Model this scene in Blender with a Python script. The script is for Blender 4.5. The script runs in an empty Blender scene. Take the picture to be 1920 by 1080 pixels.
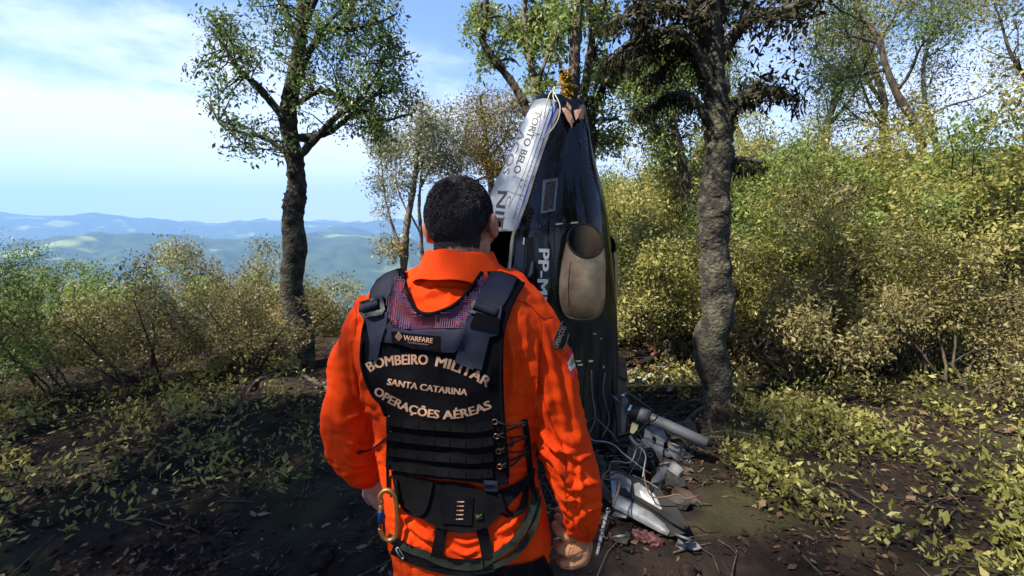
import bpy, bmesh, math, random
import numpy as np
from mathutils import Vector, Matrix
from mathutils.bvhtree import BVHTree
from mathutils.geometry import delaunay_2d_cdt

random.seed(7)
RNG = np.random.default_rng(7)
S = bpy.context.scene
C = bpy.context.collection

# ------------------------------------------------------------ camera, sky, sun, exposure
CAM_Z, PITCH, FPX = 1.66, math.radians(7.6), 899.0      # focal length in pixels of the 1920 px wide photograph
cam_d = bpy.data.cameras.new('camera')
cam = bpy.data.objects.new('camera', cam_d); C.objects.link(cam)
cam.location = (0, 0, CAM_Z)
cam.rotation_euler = (math.pi/2 - PITCH, 0, 0)
cam_d.sensor_width = 36; cam_d.lens = FPX/1920*36
cam_d.clip_start = 0.05; cam_d.clip_end = 40000
S.camera = cam

SUN_DIR = Vector((-0.50, -0.28, 0.82)).normalized()      # from the scene towards the sun: left and a little behind, high
sun_el = math.asin(SUN_DIR.z); sun_az = math.atan2(SUN_DIR.x, SUN_DIR.y)
w = bpy.data.worlds.new('World'); S.world = w; w.use_nodes = True
nt = w.node_tree; nt.nodes.clear()
def wn(t, **k):
    n = nt.nodes.new(t)
    for a, b in k.items(): setattr(n, a, b)
    return n
out = wn('ShaderNodeOutputWorld'); bg = wn('ShaderNodeBackground'); sky = wn('ShaderNodeTexSky')
sky.sky_type = 'NISHITA'; sky.sun_disc = False
sky.sun_elevation = sun_el; sky.sun_rotation = sun_az
sky.altitude = 900; sky.air_density = 0.9; sky.dust_density = 0.25; sky.ozone_density = 5.0
bg.inputs['Strength'].default_value = 0.10
tc = wn('ShaderNodeTexCoord'); mp = wn('ShaderNodeMapping'); mp.inputs['Scale'].default_value = (2.2, 2.2, 6.0)
nz = wn('ShaderNodeTexNoise'); nz.inputs['Scale'].default_value = 1.3; nz.inputs['Detail'].default_value = 7; nz.inputs['Roughness'].default_value = 0.62
sep = wn('ShaderNodeSeparateXYZ')
el = wn('ShaderNodeMapRange'); el.inputs['From Min'].default_value = 0.02; el.inputs['From Max'].default_value = 0.42
el.inputs['To Min'].default_value = 0.58; el.inputs['To Max'].default_value = -0.14
add = wn('ShaderNodeMath', operation='ADD')
ramp = wn('ShaderNodeMapRange', interpolation_type='SMOOTHSTEP'); ramp.inputs['From Min'].default_value = 0.50; ramp.inputs['From Max'].default_value = 0.86
ramp.inputs['To Max'].default_value = 0.80
mix = wn('ShaderNodeMix', data_type='RGBA'); mix.inputs['B'].default_value = (5.4, 5.4, 5.8, 1)
L = nt.links.new
L(tc.outputs['Generated'], mp.inputs['Vector']); L(mp.outputs[0], nz.inputs['Vector'])
L(tc.outputs['Generated'], sep.inputs[0]); L(sep.outputs['Z'], el.inputs['Value'])
L(nz.outputs['Fac'], add.inputs[0]); L(el.outputs[0], add.inputs[1]); L(add.outputs[0], ramp.inputs['Value'])
tint = wn('ShaderNodeMix', data_type='RGBA', blend_type='MULTIPLY'); tint.inputs['Factor'].default_value = 1; tint.inputs['B'].default_value = (1.0, 0.90, 0.96, 1)
L(sky.outputs[0], tint.inputs['A']); L(ramp.outputs[0], mix.inputs['Factor']); L(tint.outputs['Result'], mix.inputs['A']); L(mix.outputs['Result'], bg.inputs['Color'])
L(bg.outputs[0], out.inputs['Surface'])

sun_d = bpy.data.lights.new('sun', 'SUN'); sun_d.energy = 5.0; sun_d.angle = math.radians(1.2); sun_d.color = (1.0, 0.93, 0.80)
sun = bpy.data.objects.new('sun', sun_d); C.objects.link(sun)
sun.rotation_euler = SUN_DIR.to_track_quat('Z', 'Y').to_euler(); sun.location = (0, 0, 30)
S.view_settings.view_transform = 'Standard'; S.view_settings.look = 'None'
S.view_settings.exposure = 1.65; S.view_settings.gamma = 1.0; S.view_settings.use_curve_mapping = False
S.cycles.max_bounces = 8; S.cycles.transparent_max_bounces = 12; S.cycles.volume_bounces = 0
S.cycles.caustics_reflective = False; S.cycles.caustics_refractive = False

# ------------------------------------------------------------ helpers
CP, SP = math.cos(PITCH), math.sin(PITCH)
ORIGIN = Vector((0, 0, CAM_Z))
def ray(px, py):
    a, b = (px-960)/FPX, (540-py)/FPX
    return Vector((a, CP + b*SP, -SP + b*CP))
def P(px, py, Y):
    """point on the line of sight of a photograph pixel at world distance Y"""
    d = ray(px, py); return ORIGIN + d*(Y/d.y)
def PZ(px, py, z=0.0):
    """point on the line of sight of a photograph pixel at height z"""
    d = ray(px, py); return ORIGIN + d*((z-CAM_Z)/d.z)
def topx(p):
    v = Vector(p) - ORIGIN
    dep = v.y*CP - v.z*SP; up = v.y*SP + v.z*CP
    return 960 + FPX*v.x/dep, 540 - FPX*up/dep

def mk(name, verts, faces, mat=None, parent=None, smooth=False):
    me = bpy.data.meshes.new(name)
    me.from_pydata([tuple(v) for v in verts], [], [tuple(f) for f in faces]); me.update()
    return link(name, me, mat, parent, smooth)
def link(name, me, mat=None, parent=None, smooth=False):
    o = bpy.data.objects.new(name, me); C.objects.link(o)
    if mat is not None and not len(me.materials): me.materials.append(mat)
    if parent is not None: o.parent = parent; o.matrix_parent_inverse = pmat(parent).inverted()
    if smooth: me.polygons.foreach_set('use_smooth', [True]*len(me.polygons))
    return o
def pmat(o):
    m = o.matrix_basis.copy()
    if o.parent is not None: m = pmat(o.parent) @ o.matrix_parent_inverse @ m
    return m
def np_mesh(name, V, F, attr=None):
    """fast mesh from numpy arrays; F has one fixed polygon size; attr = per-vertex float called tint"""
    me = bpy.data.meshes.new(name); V = np.asarray(V, np.float32); F = np.asarray(F, np.int32)
    k = F.shape[1]
    me.vertices.add(len(V)); me.vertices.foreach_set('co', V.ravel())
    me.loops.add(F.size); me.loops.foreach_set('vertex_index', F.ravel())
    me.polygons.add(len(F)); me.polygons.foreach_set('loop_start', np.arange(0, F.size, k, dtype=np.int32))
    me.update(calc_edges=True)
    if attr is not None:
        a = me.attributes.new('tint', 'FLOAT', 'POINT'); a.data.foreach_set('value', np.asarray(attr, np.float32))
    return me
def thing(name, label, cat, loc=(0, 0, 0), group=None):
    o = bpy.data.objects.new(name, None); C.objects.link(o); o.location = loc; o.empty_display_size = 0.1
    return tag(o, label, cat, group)
def tag(o, label=None, cat=None, group=None, kind=None):
    if label: o['label'] = label
    if cat: o['category'] = cat
    if group: o['group'] = group
    if kind: o['kind'] = kind
    return o
def from_bm(name, bm, mat=None, parent=None, smooth=False):
    me = bpy.data.meshes.new(name); bm.to_mesh(me); bm.free()
    return link(name, me, mat, parent, smooth)

def frames(pts):
    pts = [Vector(p) for p in pts]; T = []
    for i in range(len(pts)):
        a = pts[max(i-1, 0)]; b = pts[min(i+1, len(pts)-1)]; t = b-a
        T.append(t.normalized() if t.length > 1e-9 else Vector((0, 0, 1)))
    n = T[0].orthogonal().normalized(); N = []
    for t in T:
        n = (n - t*n.dot(t))
        n = n.normalized() if n.length > 1e-6 else t.orthogonal().normalized()
        N.append(n.copy())
    return pts, T, N
def tube_arrays(pts, rad, sides=6, off=0, cap=True):
    pts, T, N = frames(pts); V = []; F = []
    if not hasattr(rad, '__len__'): rad = [rad]*len(pts)
    for p, t, n, r in zip(pts, T, N, rad):
        b = t.cross(n)
        for k in range(sides):
            a = 2*math.pi*k/sides
            V.append(p + n*(math.cos(a)*r) + b*(math.sin(a)*r))
    for i in range(len(pts)-1):
        for k in range(sides):
            k2 = (k+1) % sides
            F.append((off+i*sides+k, off+i*sides+k2, off+(i+1)*sides+k2, off+(i+1)*sides+k))
    if cap:
        V.append(pts[0]); V.append(pts[-1]); a = off+len(V)-2; b = a+1; e = off+(len(pts)-1)*sides
        for k in range(sides):
            k2 = (k+1) % sides
            F.append((a, off+k2, off+k)); F.append((b, e+k, e+k2))
    return V, F
def tubes(name, lst, mat, parent=None, sides=6, smooth=True):
    """several tubes that belong to ONE part"""
    V = []; F = []
    for pts, rad in lst:
        v, f = tube_arrays(pts, rad, sides, len(V)); V += v; F += f
    return mk(name, V, F, mat, parent, smooth)
def smooth_path(pts, n=6):
    """Catmull-Rom through points (any dimension), n steps per span"""
    p = [np.array(q, float) for q in pts]; p = [2*p[0]-p[1]] + p + [2*p[-1]-p[-2]]; o = []
    for i in range(1, len(p)-2):
        for k in range(n):
            t = k/n; a, b, c, d = p[i-1:i+3]
            o.append(0.5*((2*b)+(c-a)*t+(2*a-5*b+4*c-d)*t*t+(3*b-a-3*c+d)*t**3))
    o.append(p[-2]); return o

# ------------------------------------------------------------ materials
def material(name, base=(0.5, 0.5, 0.5), rough=0.6, metal=0.0, var=None, scale=6.0, detail=5, bump=0.0, bscale=None, spec=0.5, coat=0.0,
             stretch=(1, 1, 1), contrast=(0.35, 0.65), rvar=0.0, coord='Object', sheen=0.0):
    """principled material with a procedural colour variation, roughness variation and bump"""
    m = bpy.data.materials.new(name); m.use_nodes = True; t = m.node_tree; b = t.nodes['Principled BSDF']
    b.inputs['Base Color'].default_value = (*base, 1); b.inputs['Roughness'].default_value = rough; b.inputs['Metallic'].default_value = metal
    b.inputs['Specular IOR Level'].default_value = spec; b.inputs['Coat Weight'].default_value = coat; b.inputs['Coat Roughness'].default_value = 0.04
    if sheen: b.inputs['Sheen Weight'].default_value = sheen
    co = t.nodes.new('ShaderNodeTexCoord'); mpn = t.nodes.new('ShaderNodeMapping'); mpn.inputs['Scale'].default_value = stretch
    t.links.new(co.outputs[coord], mpn.inputs['Vector'])
    if var is not None or rvar:
        n = t.nodes.new('ShaderNodeTexNoise'); n.inputs['Scale'].default_value = scale; n.inputs['Detail'].default_value = detail; n.inputs['Roughness'].default_value = 0.6
        t.links.new(mpn.outputs[0], n.inputs['Vector'])
        r = t.nodes.new('ShaderNodeMapRange'); r.inputs['From Min'].default_value, r.inputs['From Max'].default_value = contrast
        t.links.new(n.outputs['Fac'], r.inputs['Value'])
        if var is not None:
            x = t.nodes.new('ShaderNodeMix'); x.data_type = 'RGBA'; x.inputs['A'].default_value = (*base, 1); x.inputs['B'].default_value = (*var, 1)
            t.links.new(r.outputs[0], x.inputs['Factor']); t.links.new(x.outputs['Result'], b.inputs['Base Color'])
        if rvar:
            q = t.nodes.new('ShaderNodeMapRange'); q.inputs['To Min'].default_value = rough; q.inputs['To Max'].default_value = min(1, rough+rvar)
            t.links.new(r.outputs[0], q.inputs['Value']); t.links.new(q.outputs[0], b.inputs['Roughness'])
    if bump:
        n2 = t.nodes.new('ShaderNodeTexNoise'); n2.inputs['Scale'].default_value = bscale or scale*4; n2.inputs['Detail'].default_value = 6
        t.links.new(mpn.outputs[0], n2.inputs['Vector'])
        bp = t.nodes.new('ShaderNodeBump'); bp.inputs['Strength'].default_value = 1.0; bp.inputs['Distance'].default_value = bump
        t.links.new(n2.outputs['Fac'], bp.inputs['Height']); t.links.new(bp.outputs[0], b.inputs['Normal'])
    return m
def leaf_material(name, stops, transl=0.35, rough=0.5, spec=0.35):
    """stops: colours over the per-leaf random attribute"""
    m = bpy.data.materials.new(name); m.use_nodes = True; t = m.node_tree; b = t.nodes['Principled BSDF']; o = t.nodes['Material Output']
    a = t.nodes.new('ShaderNodeAttribute'); a.attribute_name = 'tint'
    r = t.nodes.new('ShaderNodeValToRGB'); e = r.color_ramp.elements
    for i, c in enumerate(stops):
        x = e[i] if i < 2 else e.new(0.5)
        x.color = (*c, 1)
    for i in range(len(stops)): e[i].position = i/(len(stops)-1)
    # restore colours after the positions were sorted
    for i, c in enumerate(stops): e[i].color = (*c, 1)
    t.links.new(a.outputs['Fac'], r.inputs['Fac']); t.links.new(r.outputs[0], b.inputs['Base Color'])
    b.inputs['Roughness'].default_value = rough; b.inputs['Specular IOR Level'].default_value = spec
    tr = t.nodes.new('ShaderNodeBsdfTranslucent'); t.links.new(r.outputs[0], tr.inputs['Color'])
    mx = t.nodes.new('ShaderNodeMixShader'); mx.inputs[0].default_value = transl
    t.links.new(b.outputs[0], mx.inputs[1]); t.links.new(tr.outputs[0], mx.inputs[2]); t.links.new(mx.outputs[0], o.inputs['Surface'])
    return m
# ============================================================ ground, valley, hills, haze
_k = RNG.normal(size=(60, 2)); _k /= np.linalg.norm(_k, axis=1)[:, None]; _ph = RNG.uniform(0, 6.28, 60)
def fbm(x, y, wl, octaves=5, seed=0):
    """smooth noise from summed sines, wavelength wl, about -1..1"""
    s = np.zeros(np.broadcast(x, y).shape); a = 1.0; tot = 0
    for o in range(octaves):
        for j in range(4):
            i = (seed*7 + o*4 + j) % 60
            s += a*np.sin((x*_k[i, 0] + y*_k[i, 1])*2*math.pi/wl + _ph[i]); tot += a*0.7
        a *= 0.55; wl *= 0.47
    return s/tot*1.6
def sstep(a, b, x): t = np.clip((x-a)/(b-a), 0, 1); return t*t*(3-2*t)
def H(x, y, fine=True):
    x = np.asarray(x, float); y = np.asarray(y, float)
    r = np.hypot(x, y); az = np.degrees(np.arctan2(x, y))
    left = (1-sstep(-2, 14, az))*sstep(-150, -110, az)
    right = sstep(8, 30, az)*(1-sstep(120, 165, az))
    rr = np.maximum(r-7.5, 0)
    drop = -330*(1-np.exp(-rr/420)) - 50*(1-np.exp(-rr/25))*np.minimum(rr/60, 1)*0.1
    rise = 45*(1-np.exp(-np.maximum(r-7, 0)*0.16/45))
    z = left*drop + right*rise + (1-np.maximum(left, right))*(-0.02*rr)
    # far country on the open side
    far = left*sstep(250, 900, r)
    z = z + far*(40*fbm(x, y, 1400, 4, 1) + 9*fbm(x, y, 260, 3, 2))
    z = z + left*sstep(2100, 2900, r)*(1-sstep(3300, 4200, r))*(235+45*fbm(x, y, 2600, 4, 3))
    cone = np.exp(-((x+1650)**2+(y-4700)**2)/(2*520**2)); z = z + left*cone*290
    z = z + sstep(5600, 7600, r)*(1-0.55*right)*(395+75*fbm(x, y, 4200, 4, 4) - 60*(1-left))
    if fine:
        n = 1-sstep(12, 40, r)
        z = z + n*(0.05*fbm(x, y, 2.3, 3, 5) + 0.018*fbm(x, y, 0.5, 3, 6))*sstep(0.2, 1.0, r)
    return z
na = 760
ang = np.linspace(-math.pi, math.pi, na, endpoint=False)
rad = np.concatenate([[0.0], np.linspace(0.25, 10, 90), 10*np.exp(np.linspace(0.02, math.log(950), 190))])
A, R = np.meshgrid(ang, rad[1:], indexing='xy')
X, Y = R*np.sin(A), R*np.cos(A)
V = np.stack([X, Y, H(X, Y)], -1).reshape(-1, 3)
V = np.concatenate([V, [[0, 0, float(H(0.01, 0.01))]]]); nr = len(rad)-1
i, j = np.meshgrid(np.arange(nr-1), np.arange(na), indexing='ij'); j2 = (j+1) % na
F = np.stack([i*na+j, i*na+j2, (i+1)*na+j2, (i+1)*na+j], -1).reshape(-1, 4)[:, ::-1]
gm = np_mesh('ground', V, F); 
m = bpy.data.materials.new('soil_and_forest'); m.use_nodes = True; t = m.node_tree; b = t.nodes['Principled BSDF']
b.inputs['Roughness'].default_value = 0.95; b.inputs['Specular IOR Level'].default_value = 0.15
def N(t, kind, **k):
    n = t.nodes.new(kind)
    for a_, b_ in k.items(): setattr(n, a_, b_)
    return n
geo = N(t, 'ShaderNodeNewGeometry')
def noise(t, vec, sc, det=5, ro=0.6):
    n = N(t, 'ShaderNodeTexNoise'); n.inputs['Scale'].default_value = sc; n.inputs['Detail'].default_value = det; n.inputs['Roughness'].default_value = ro
    t.links.new(vec, n.inputs['Vector']); return n.outputs['Fac']
def ramp2(t, fac, lo, hi, c0, c1):
    r = N(t, 'ShaderNodeMapRange'); r.inputs['From Min'].default_value = lo; r.inputs['From Max'].default_value = hi; t.links.new(fac, r.inputs['Value'])
    x = N(t, 'ShaderNodeMix', data_type='RGBA'); t.links.new(r.outputs[0], x.inputs['Factor'])
    for k_, c_ in (('A', c0), ('B', c1)):
        if isinstance(c_, tuple): x.inputs[k_].default_value = (*c_, 1)
        else: t.links.new(c_, x.inputs[k_])
    return x.outputs['Result']
pos = geo.outputs['Position']
soil = ramp2(t, noise(t, pos, 5.0, 8), 0.35, 0.68, (0.008, 0.006, 0.005), (0.030, 0.019, 0.013))
soil = ramp2(t, noise(t, pos, 0.9, 4), 0.52, 0.66, soil, (0.034, 0.036, 0.012))
forest = ramp2(t, noise(t, pos, 0.012, 8, 0.65), 0.35, 0.65, (0.012, 0.026, 0.012), (0.045, 0.068, 0.024))
forest = ramp2(t, noise(t, pos, 0.0022, 3), 0.57, 0.62, forest, (0.17, 0.20, 0.06))
ln = N(t, 'ShaderNodeVectorMath', operation='LENGTH'); t.links.new(pos, ln.inputs[0])
t.links.new(ramp2(t, ln.outputs['Value'], 9, 40, soil, forest), b.inputs['Base Color'])
bp = N(t, 'ShaderNodeBump'); bp.inputs['Distance'].default_value = 0.03; t.links.new(noise(t, pos, 22, 6), bp.inputs['Height']); t.links.new(bp.outputs[0], b.inputs['Normal'])
g = link('ground', gm, m, smooth=True); tag(g, kind='structure')

# pale air over the valley: one closed box round everything
hz = bpy.data.meshes.new('haze'); bmx = bmesh.new(); bmesh.ops.create_cube(bmx, size=1.0)
for v in bmx.verts: v.co = Vector((v.co.x*20400, v.co.y*20400, -640 if v.co.z < 0 else 700))
bmx.to_mesh(hz); bmx.free()
hm = bpy.data.materials.new('haze_air'); hm.use_nodes = True; ht = hm.node_tree
for n in list(ht.nodes):
    if n.type == 'BSDF_PRINCIPLED': ht.nodes.remove(n)
pv = N(ht, 'ShaderNodeVolumePrincipled'); pv.inputs['Density'].default_value = 0.00017; pv.inputs['Color'].default_value = (0.30, 0.56, 1.0, 1); pv.inputs['Anisotropy'].default_value = 0.1
ht.links.new(pv.outputs[0], ht.nodes['Material Output'].inputs['Volume'])
h = link('haze', hz, hm); tag(h, 'pale blue haze filling the air above the valley', 'haze', kind='stuff')
# ============================================================ trees and shrubs
BARK = material('bark_mossy', (0.028, 0.020, 0.014), 0.9, var=(0.10, 0.075, 0.045), scale=9, bump=0.03, bscale=30, stretch=(1, 1, 0.3), contrast=(.42, .62))
BARK_PALE = material('bark_pale', (0.055, 0.042, 0.030), 0.85, var=(0.18, 0.145, 0.105), scale=7, bump=0.022, bscale=34, stretch=(1, 1, 0.3))
BARK_DARK = material('bark_dark', (0.018, 0.014, 0.010), 0.95, var=(0.085, 0.078, 0.050), scale=10, bump=0.03, bscale=34, contrast=(.42, .62))
LEAF_GREEN = leaf_material('leaf_green', [(0.028, 0.052, 0.016), (0.060, 0.105, 0.022), (0.12, 0.17, 0.040), (0.20, 0.24, 0.085)], 0.42, 0.38)
LEAF_GREY = leaf_material('leaf_silver_green', [(0.060, 0.070, 0.036), (0.14, 0.15, 0.080), (0.24, 0.24, 0.14), (0.34, 0.32, 0.21)], 0.35, 0.45)
LEAF_BROWN = leaf_material('leaf_olive_brown', [(0.055, 0.048, 0.018), (0.14, 0.12, 0.045), (0.24, 0.20, 0.075), (0.32, 0.27, 0.13)], 0.4, 0.5)
LEAF_YELLOW = leaf_material('leaf_yellow_green', [(0.060, 0.064, 0.016), (0.17, 0.17, 0.038), (0.33, 0.31, 0.085), (0.48, 0.43, 0.17)], 0.5, 0.45)
LEAF_BRIGHT = leaf_material('leaf_bright_green', [(0.050, 0.082, 0.018), (0.12, 0.175, 0.036), (0.21, 0.26, 0.062), (0.33, 0.35, 0.12)], 0.5, 0.42)
LEAF_MOSS = leaf_material('hanging_moss', [(0.012, 0.012, 0.008), (0.030, 0.028, 0.014), (0.055, 0.055, 0.022)], 0.15, 0.9, 0.1)
LEAF_GOLD = leaf_material('golden_moss', [(0.16, 0.09, 0.010), (0.36, 0.21, 0.020), (0.50, 0.34, 0.05)], 0.3, 0.9, 0.1)
LEAF_DEAD = leaf_material('dead_leaf', [(0.020, 0.012, 0.008), (0.060, 0.034, 0.020), (0.13, 0.075, 0.040), (0.24, 0.16, 0.10)], 0.15, 0.8, 0.2)

def cnoise(V_, wl, seed, st=(1, 1, 1)):
    """smooth three-dimensional noise from summed sines, about -1..1"""
    V_ = np.asarray(V_, float); r_ = np.random.default_rng(seed); s_ = np.zeros(len(V_)); W_ = V_*np.array(st)
    for o in range(12):
        k_ = r_.normal(size=3); k_ /= np.linalg.norm(k_); s_ += np.sin(W_@k_*2*math.pi/(wl*r_.uniform(.6, 1.6))+r_.uniform(0, 6.28))
    return s_/3.5
def leaf_arrays(cent, n, spread, size, droop=0.2, rng=RNG, flat=1.0, aspect=0.42, clump=None):
    """n leaves round every centre: bent quads; returns verts, faces, tint"""
    cent = np.asarray(cent, float).reshape(-1, 3); K = len(cent); M = K*n
    c = np.repeat(cent, n, 0)
    sp = np.repeat(np.broadcast_to(np.asarray(spread, float), (K,)), n)[:, None]
    off = rng.normal(size=(M, 3)); off /= np.linalg.norm(off, axis=1)[:, None]
    off *= rng.uniform(0, 1, (M, 1))**0.45
    off[:, 2] *= flat
    p = c + off*sp
    d = rng.normal(size=(M, 3)); d += off*0.8; d[:, 2] -= droop; d /= np.linalg.norm(d, axis=1)[:, None]
    u = rng.normal(size=(M, 3)); u[:, 2] += 0.9
    s = np.cross(d, u); s /= np.linalg.norm(s, axis=1)[:, None] + 1e-9
    nn = np.cross(s, d)
    l = size*np.clip(rng.lognormal(-.05, .38, (M, 1)), .4, 2.0); wd = l*aspect*0.5*rng.uniform(0.7, 1.2, (M, 1))
    a = p; bq = p + d*l*0.48 + s*wd - nn*l*0.05; cq = p + d*l - nn*l*0.12; dq = p + d*l*0.48 - s*wd - nn*l*0.05
    V = np.stack([a, bq, cq, dq], 1).reshape(-1, 3)
    F = np.arange(M*4).reshape(-1, 4)
    ct = rng.uniform(0, 1, K)
    tint = np.clip(np.repeat(ct, n)*0.55 + rng.uniform(0, 1, M)*0.45, 0, 1)
    return V, F, np.repeat(tint, 4)
def leaf_mesh(name, groups):
    Vs, Fs, Ts = [], [], []; o = 0
    for V_, F_, T_ in groups:
        Vs.append(V_); Fs.append(F_+o); Ts.append(T_); o += len(V_)
    return np_mesh(name, np.concatenate(Vs), np.concatenate(Fs), np.concatenate(Ts))

def wiggle(p0, d, length, steps, rnd, bend=0.25, lift=0.0):
    p = Vector(p0); d = Vector(d).normalized(); o = [p.copy()]
    for _ in range(steps):
        d = (d + Vector((rnd.gauss(0, bend), rnd.gauss(0, bend), rnd.gauss(0, bend)+lift))).normalized()
        p = p + d*(length/steps); o.append(p.copy())
    return o, d
def sprout(path, r0, rnd, tips, limbs, level, length, count, start=0.35, lift=0.05, spread=0.9):
    """child limbs along a path, recursively; tips collect the places where leaves grow"""
    n = len(path)
    for k in range(count):
        f = start + (1-start)*(k+rnd.random())/count
        q = f*(n-1); i = min(int(q), n-2); p = path[i].lerp(path[i+1], q-i); t = (path[i+1]-path[i]).normalized()
        side = t.orthogonal().normalized(); side.rotate(Matrix.Rotation(rnd.uniform(0, 6.283), 3, t))
        d = (t*rnd.uniform(0.25, 0.8) + side*spread + Vector((0, 0, lift*2))).normalized()
        ln = length*rnd.uniform(0.6, 1.15)*(1.15-0.55*f); r = max(r0*(1-f*0.75)*0.55, 0.003)
        br, _ = wiggle(p, d, ln, 5 if level > 0 else 4, rnd, 0.22, lift)
        limbs.append((br, [r*(1-0.8*i_/(len(br)-1)) for i_ in range(len(br))]))
        if level > 0: sprout(br, r, rnd, tips, limbs, level-1, ln*0.55, max(3, count-1), 0.3, lift, spread)
        else: tips.append(br[-1]); tips.append(br[-2]); tips.append(br[len(br)//2])
        if level > 0: tips.append(br[-1])
def limb_mesh(name, limbs, sides=(10, 5)):
    """trunk and limbs as one mesh; thick limbs get knots, hollows and uneven bark"""
    V = []; F = []; big = []
    for k, (p, r) in enumerate(limbs):
        if r[0] > 0.025 and len(p) > 3:
            q = smooth_path([(*pp, rr) for pp, rr in zip(p, r)], 4); p = [Vector(x[:3]) for x in q]; r = [max(float(x[3]), .003) for x in q]
        v, f = tube_arrays(p, r, sides[0] if r[0] > 0.025 else sides[1] if r[0] > 0.012 else 4, len(V), cap=False); V += v; F += f
        big += [rr for rr in r for _ in range(len(v)//len(r))]
    V = np.array([tuple(v) for v in V]); big = np.array(big)
    d = np.stack([cnoise(V, .16, 1), cnoise(V, .16, 2), cnoise(V, .3, 3)], 1)*.06+np.stack([cnoise(V, .05, 4), cnoise(V, .05, 5), cnoise(V, .08, 6)], 1)*.09
    return np_mesh(name, V+d*np.minimum(big, .12)[:, None]*(big > .012)[:, None], np.array([q for q in F if len(q) == 4]))
def tree_obj(name, label, cat, limbs, groups, bark, leaf, base, group=None, extra=()):
    """one tree: empty > trunk, crown (+ further leafy parts)"""
    th = thing(name, label, cat, base, group)
    link('trunk', limb_mesh('trunk', limbs), bark, th, True)
    if groups: tag(link('crown', leaf_mesh('crown', groups), leaf, th), kind='stuff')
    for nm, gr, mt in extra: tag(link(nm, leaf_mesh(nm, gr), mt, th), kind='stuff')
    return th
def copy_tree(src, loc, rz, sc, label, group=None, name=None):
    c = src.copy(); C.objects.link(c); c.location = loc; c.rotation_euler = (0, 0, rz); c.scale = (sc, sc, sc)
    c['label'] = label
    if group: c['group'] = group
    elif 'group' in c: del c['group']
    for ch in src.children:
        d = ch.copy(); C.objects.link(d); d.parent = c
    return c
def ground_at(x, y): return float(H(x, y))

def generic_tree(seed, height, crown_from, reach, leaf_n, leaf_sz, leaf_sp, levels=1, kids=7, r=0.09, lean=(0, 0), bend=0.12):
    rnd = random.Random(seed); rng = np.random.default_rng(seed); tips = []; limbs = []
    tr, _ = wiggle((0, 0, -0.15), (lean[0], lean[1], 1), height, 11, rnd, bend, 0.10)
    limbs.append((tr, [r*(1.25 if i == 0 else 1)*(1-0.85*i/11) for i in range(12)]))
    sprout(tr, r, rnd, tips, limbs, levels, reach, kids, crown_from, 0.10)
    tips.append(tr[-1])
    return limbs, [leaf_arrays([tuple(p) for p in tips], leaf_n, leaf_sp, leaf_sz, 0.25, rng)]
def shrub(seed, height, width, n, leaf_sz, stems=6):
    rnd = random.Random(seed); rng = np.random.default_rng(seed); tips = []; limbs = []
    for k in range(stems):
        a = rnd.uniform(0, 6.283)
        st, _ = wiggle((rnd.gauss(0, 0.12), rnd.gauss(0, 0.12), -0.1), (math.cos(a)*width*0.45, math.sin(a)*width*0.45, height), height*rnd.uniform(0.75, 1.1), 7, rnd, 0.16, 0.03)
        limbs.append((st, [0.022*(1-0.8*i/7) for i in range(8)]))
        sprout(st, 0.022, rnd, tips, limbs, 1, width*0.42, 4, 0.25, 0.05)
    return limbs, [leaf_arrays([tuple(p) for p in tips], n, width*0.13, leaf_sz, 0.1, rng)]

def limb_px(pts, Y, r0, r1, n=5):
    """limb through photograph pixels at distance Y (a number or one per point)"""
    Ys = Y if hasattr(Y, '__len__') else [Y]*len(pts)
    w3 = [P(x, y, yy) for (x, y), yy in zip(pts, Ys)]
    sm = [Vector(q) for q in smooth_path([tuple(v) for v in w3], n)]
    k = len(sm)-1
    rn = random.Random(int(pts[0][0]*7+pts[0][1]))
    return sm, [(r0+(r1-r0)*i/k)*rn.uniform(0.88, 1.12) for i in range(k+1)]
def to_ground(path, rads, flare=1.2):
    """carry a trunk down from its first point to the ground"""
    p = path[0]; g = ground_at(p.x, p.y)-0.12; n = 6
    low = [Vector((p.x + 0.05*math.sin(i*1.3), p.y, g+(p.z-g)*i/n)) for i in range(n)]
    return low+list(path), [rads[0]*(flare if i == 0 else 1.08) for i in range(n)]+list(rads)

def tips_box(cx, cy, Y, rx, ry, rd, n, rnd):
    """leafy places in an ellipsoid round a pixel at distance Y; rx, ry in pixels, rd in metres"""
    o = []
    while len(o) < n:
        a, b_, c_ = (rnd.uniform(-1, 1) for _ in range(3))
        if a*a+b_*b_+c_*c_ <= 1: o.append(tuple(P(cx+a*rx, cy+b_*ry, Y+c_*rd)))
    return o
def twigs_to(limbs, tips, rnd, frac=0.6, r=0.006):
    """thin twigs from the nearest limb to leafy places, so that no clump floats"""
    along = []; pts = [p for path, _ in limbs for p in path]; arr = np.array([tuple(p) for p in pts])
    for tp in list(tips):
        if rnd.random() > frac: continue
        dd = np.linalg.norm(arr-np.array(tp), axis=1); i = int(np.argmin(dd))
        a = Vector(arr[i]); b_ = Vector(tp)
        if dd[i] < 0.05 or dd[i] > 0.9: continue
        mid = a.lerp(b_, 0.5)+Vector((rnd.gauss(0, .06), rnd.gauss(0, .06), rnd.gauss(0.05, .06)))*min(1, dd[i])
        limbs.append(([a, a.lerp(mid, .55), mid, mid.lerp(b_, .6), b_], [r*(1+dd[i]*1.2), r*(1+dd[i]*.8), r, r*.8, r*.5]))
        along += [tuple(mid), tuple(mid.lerp(b_, .6))]
    tips += along

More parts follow.
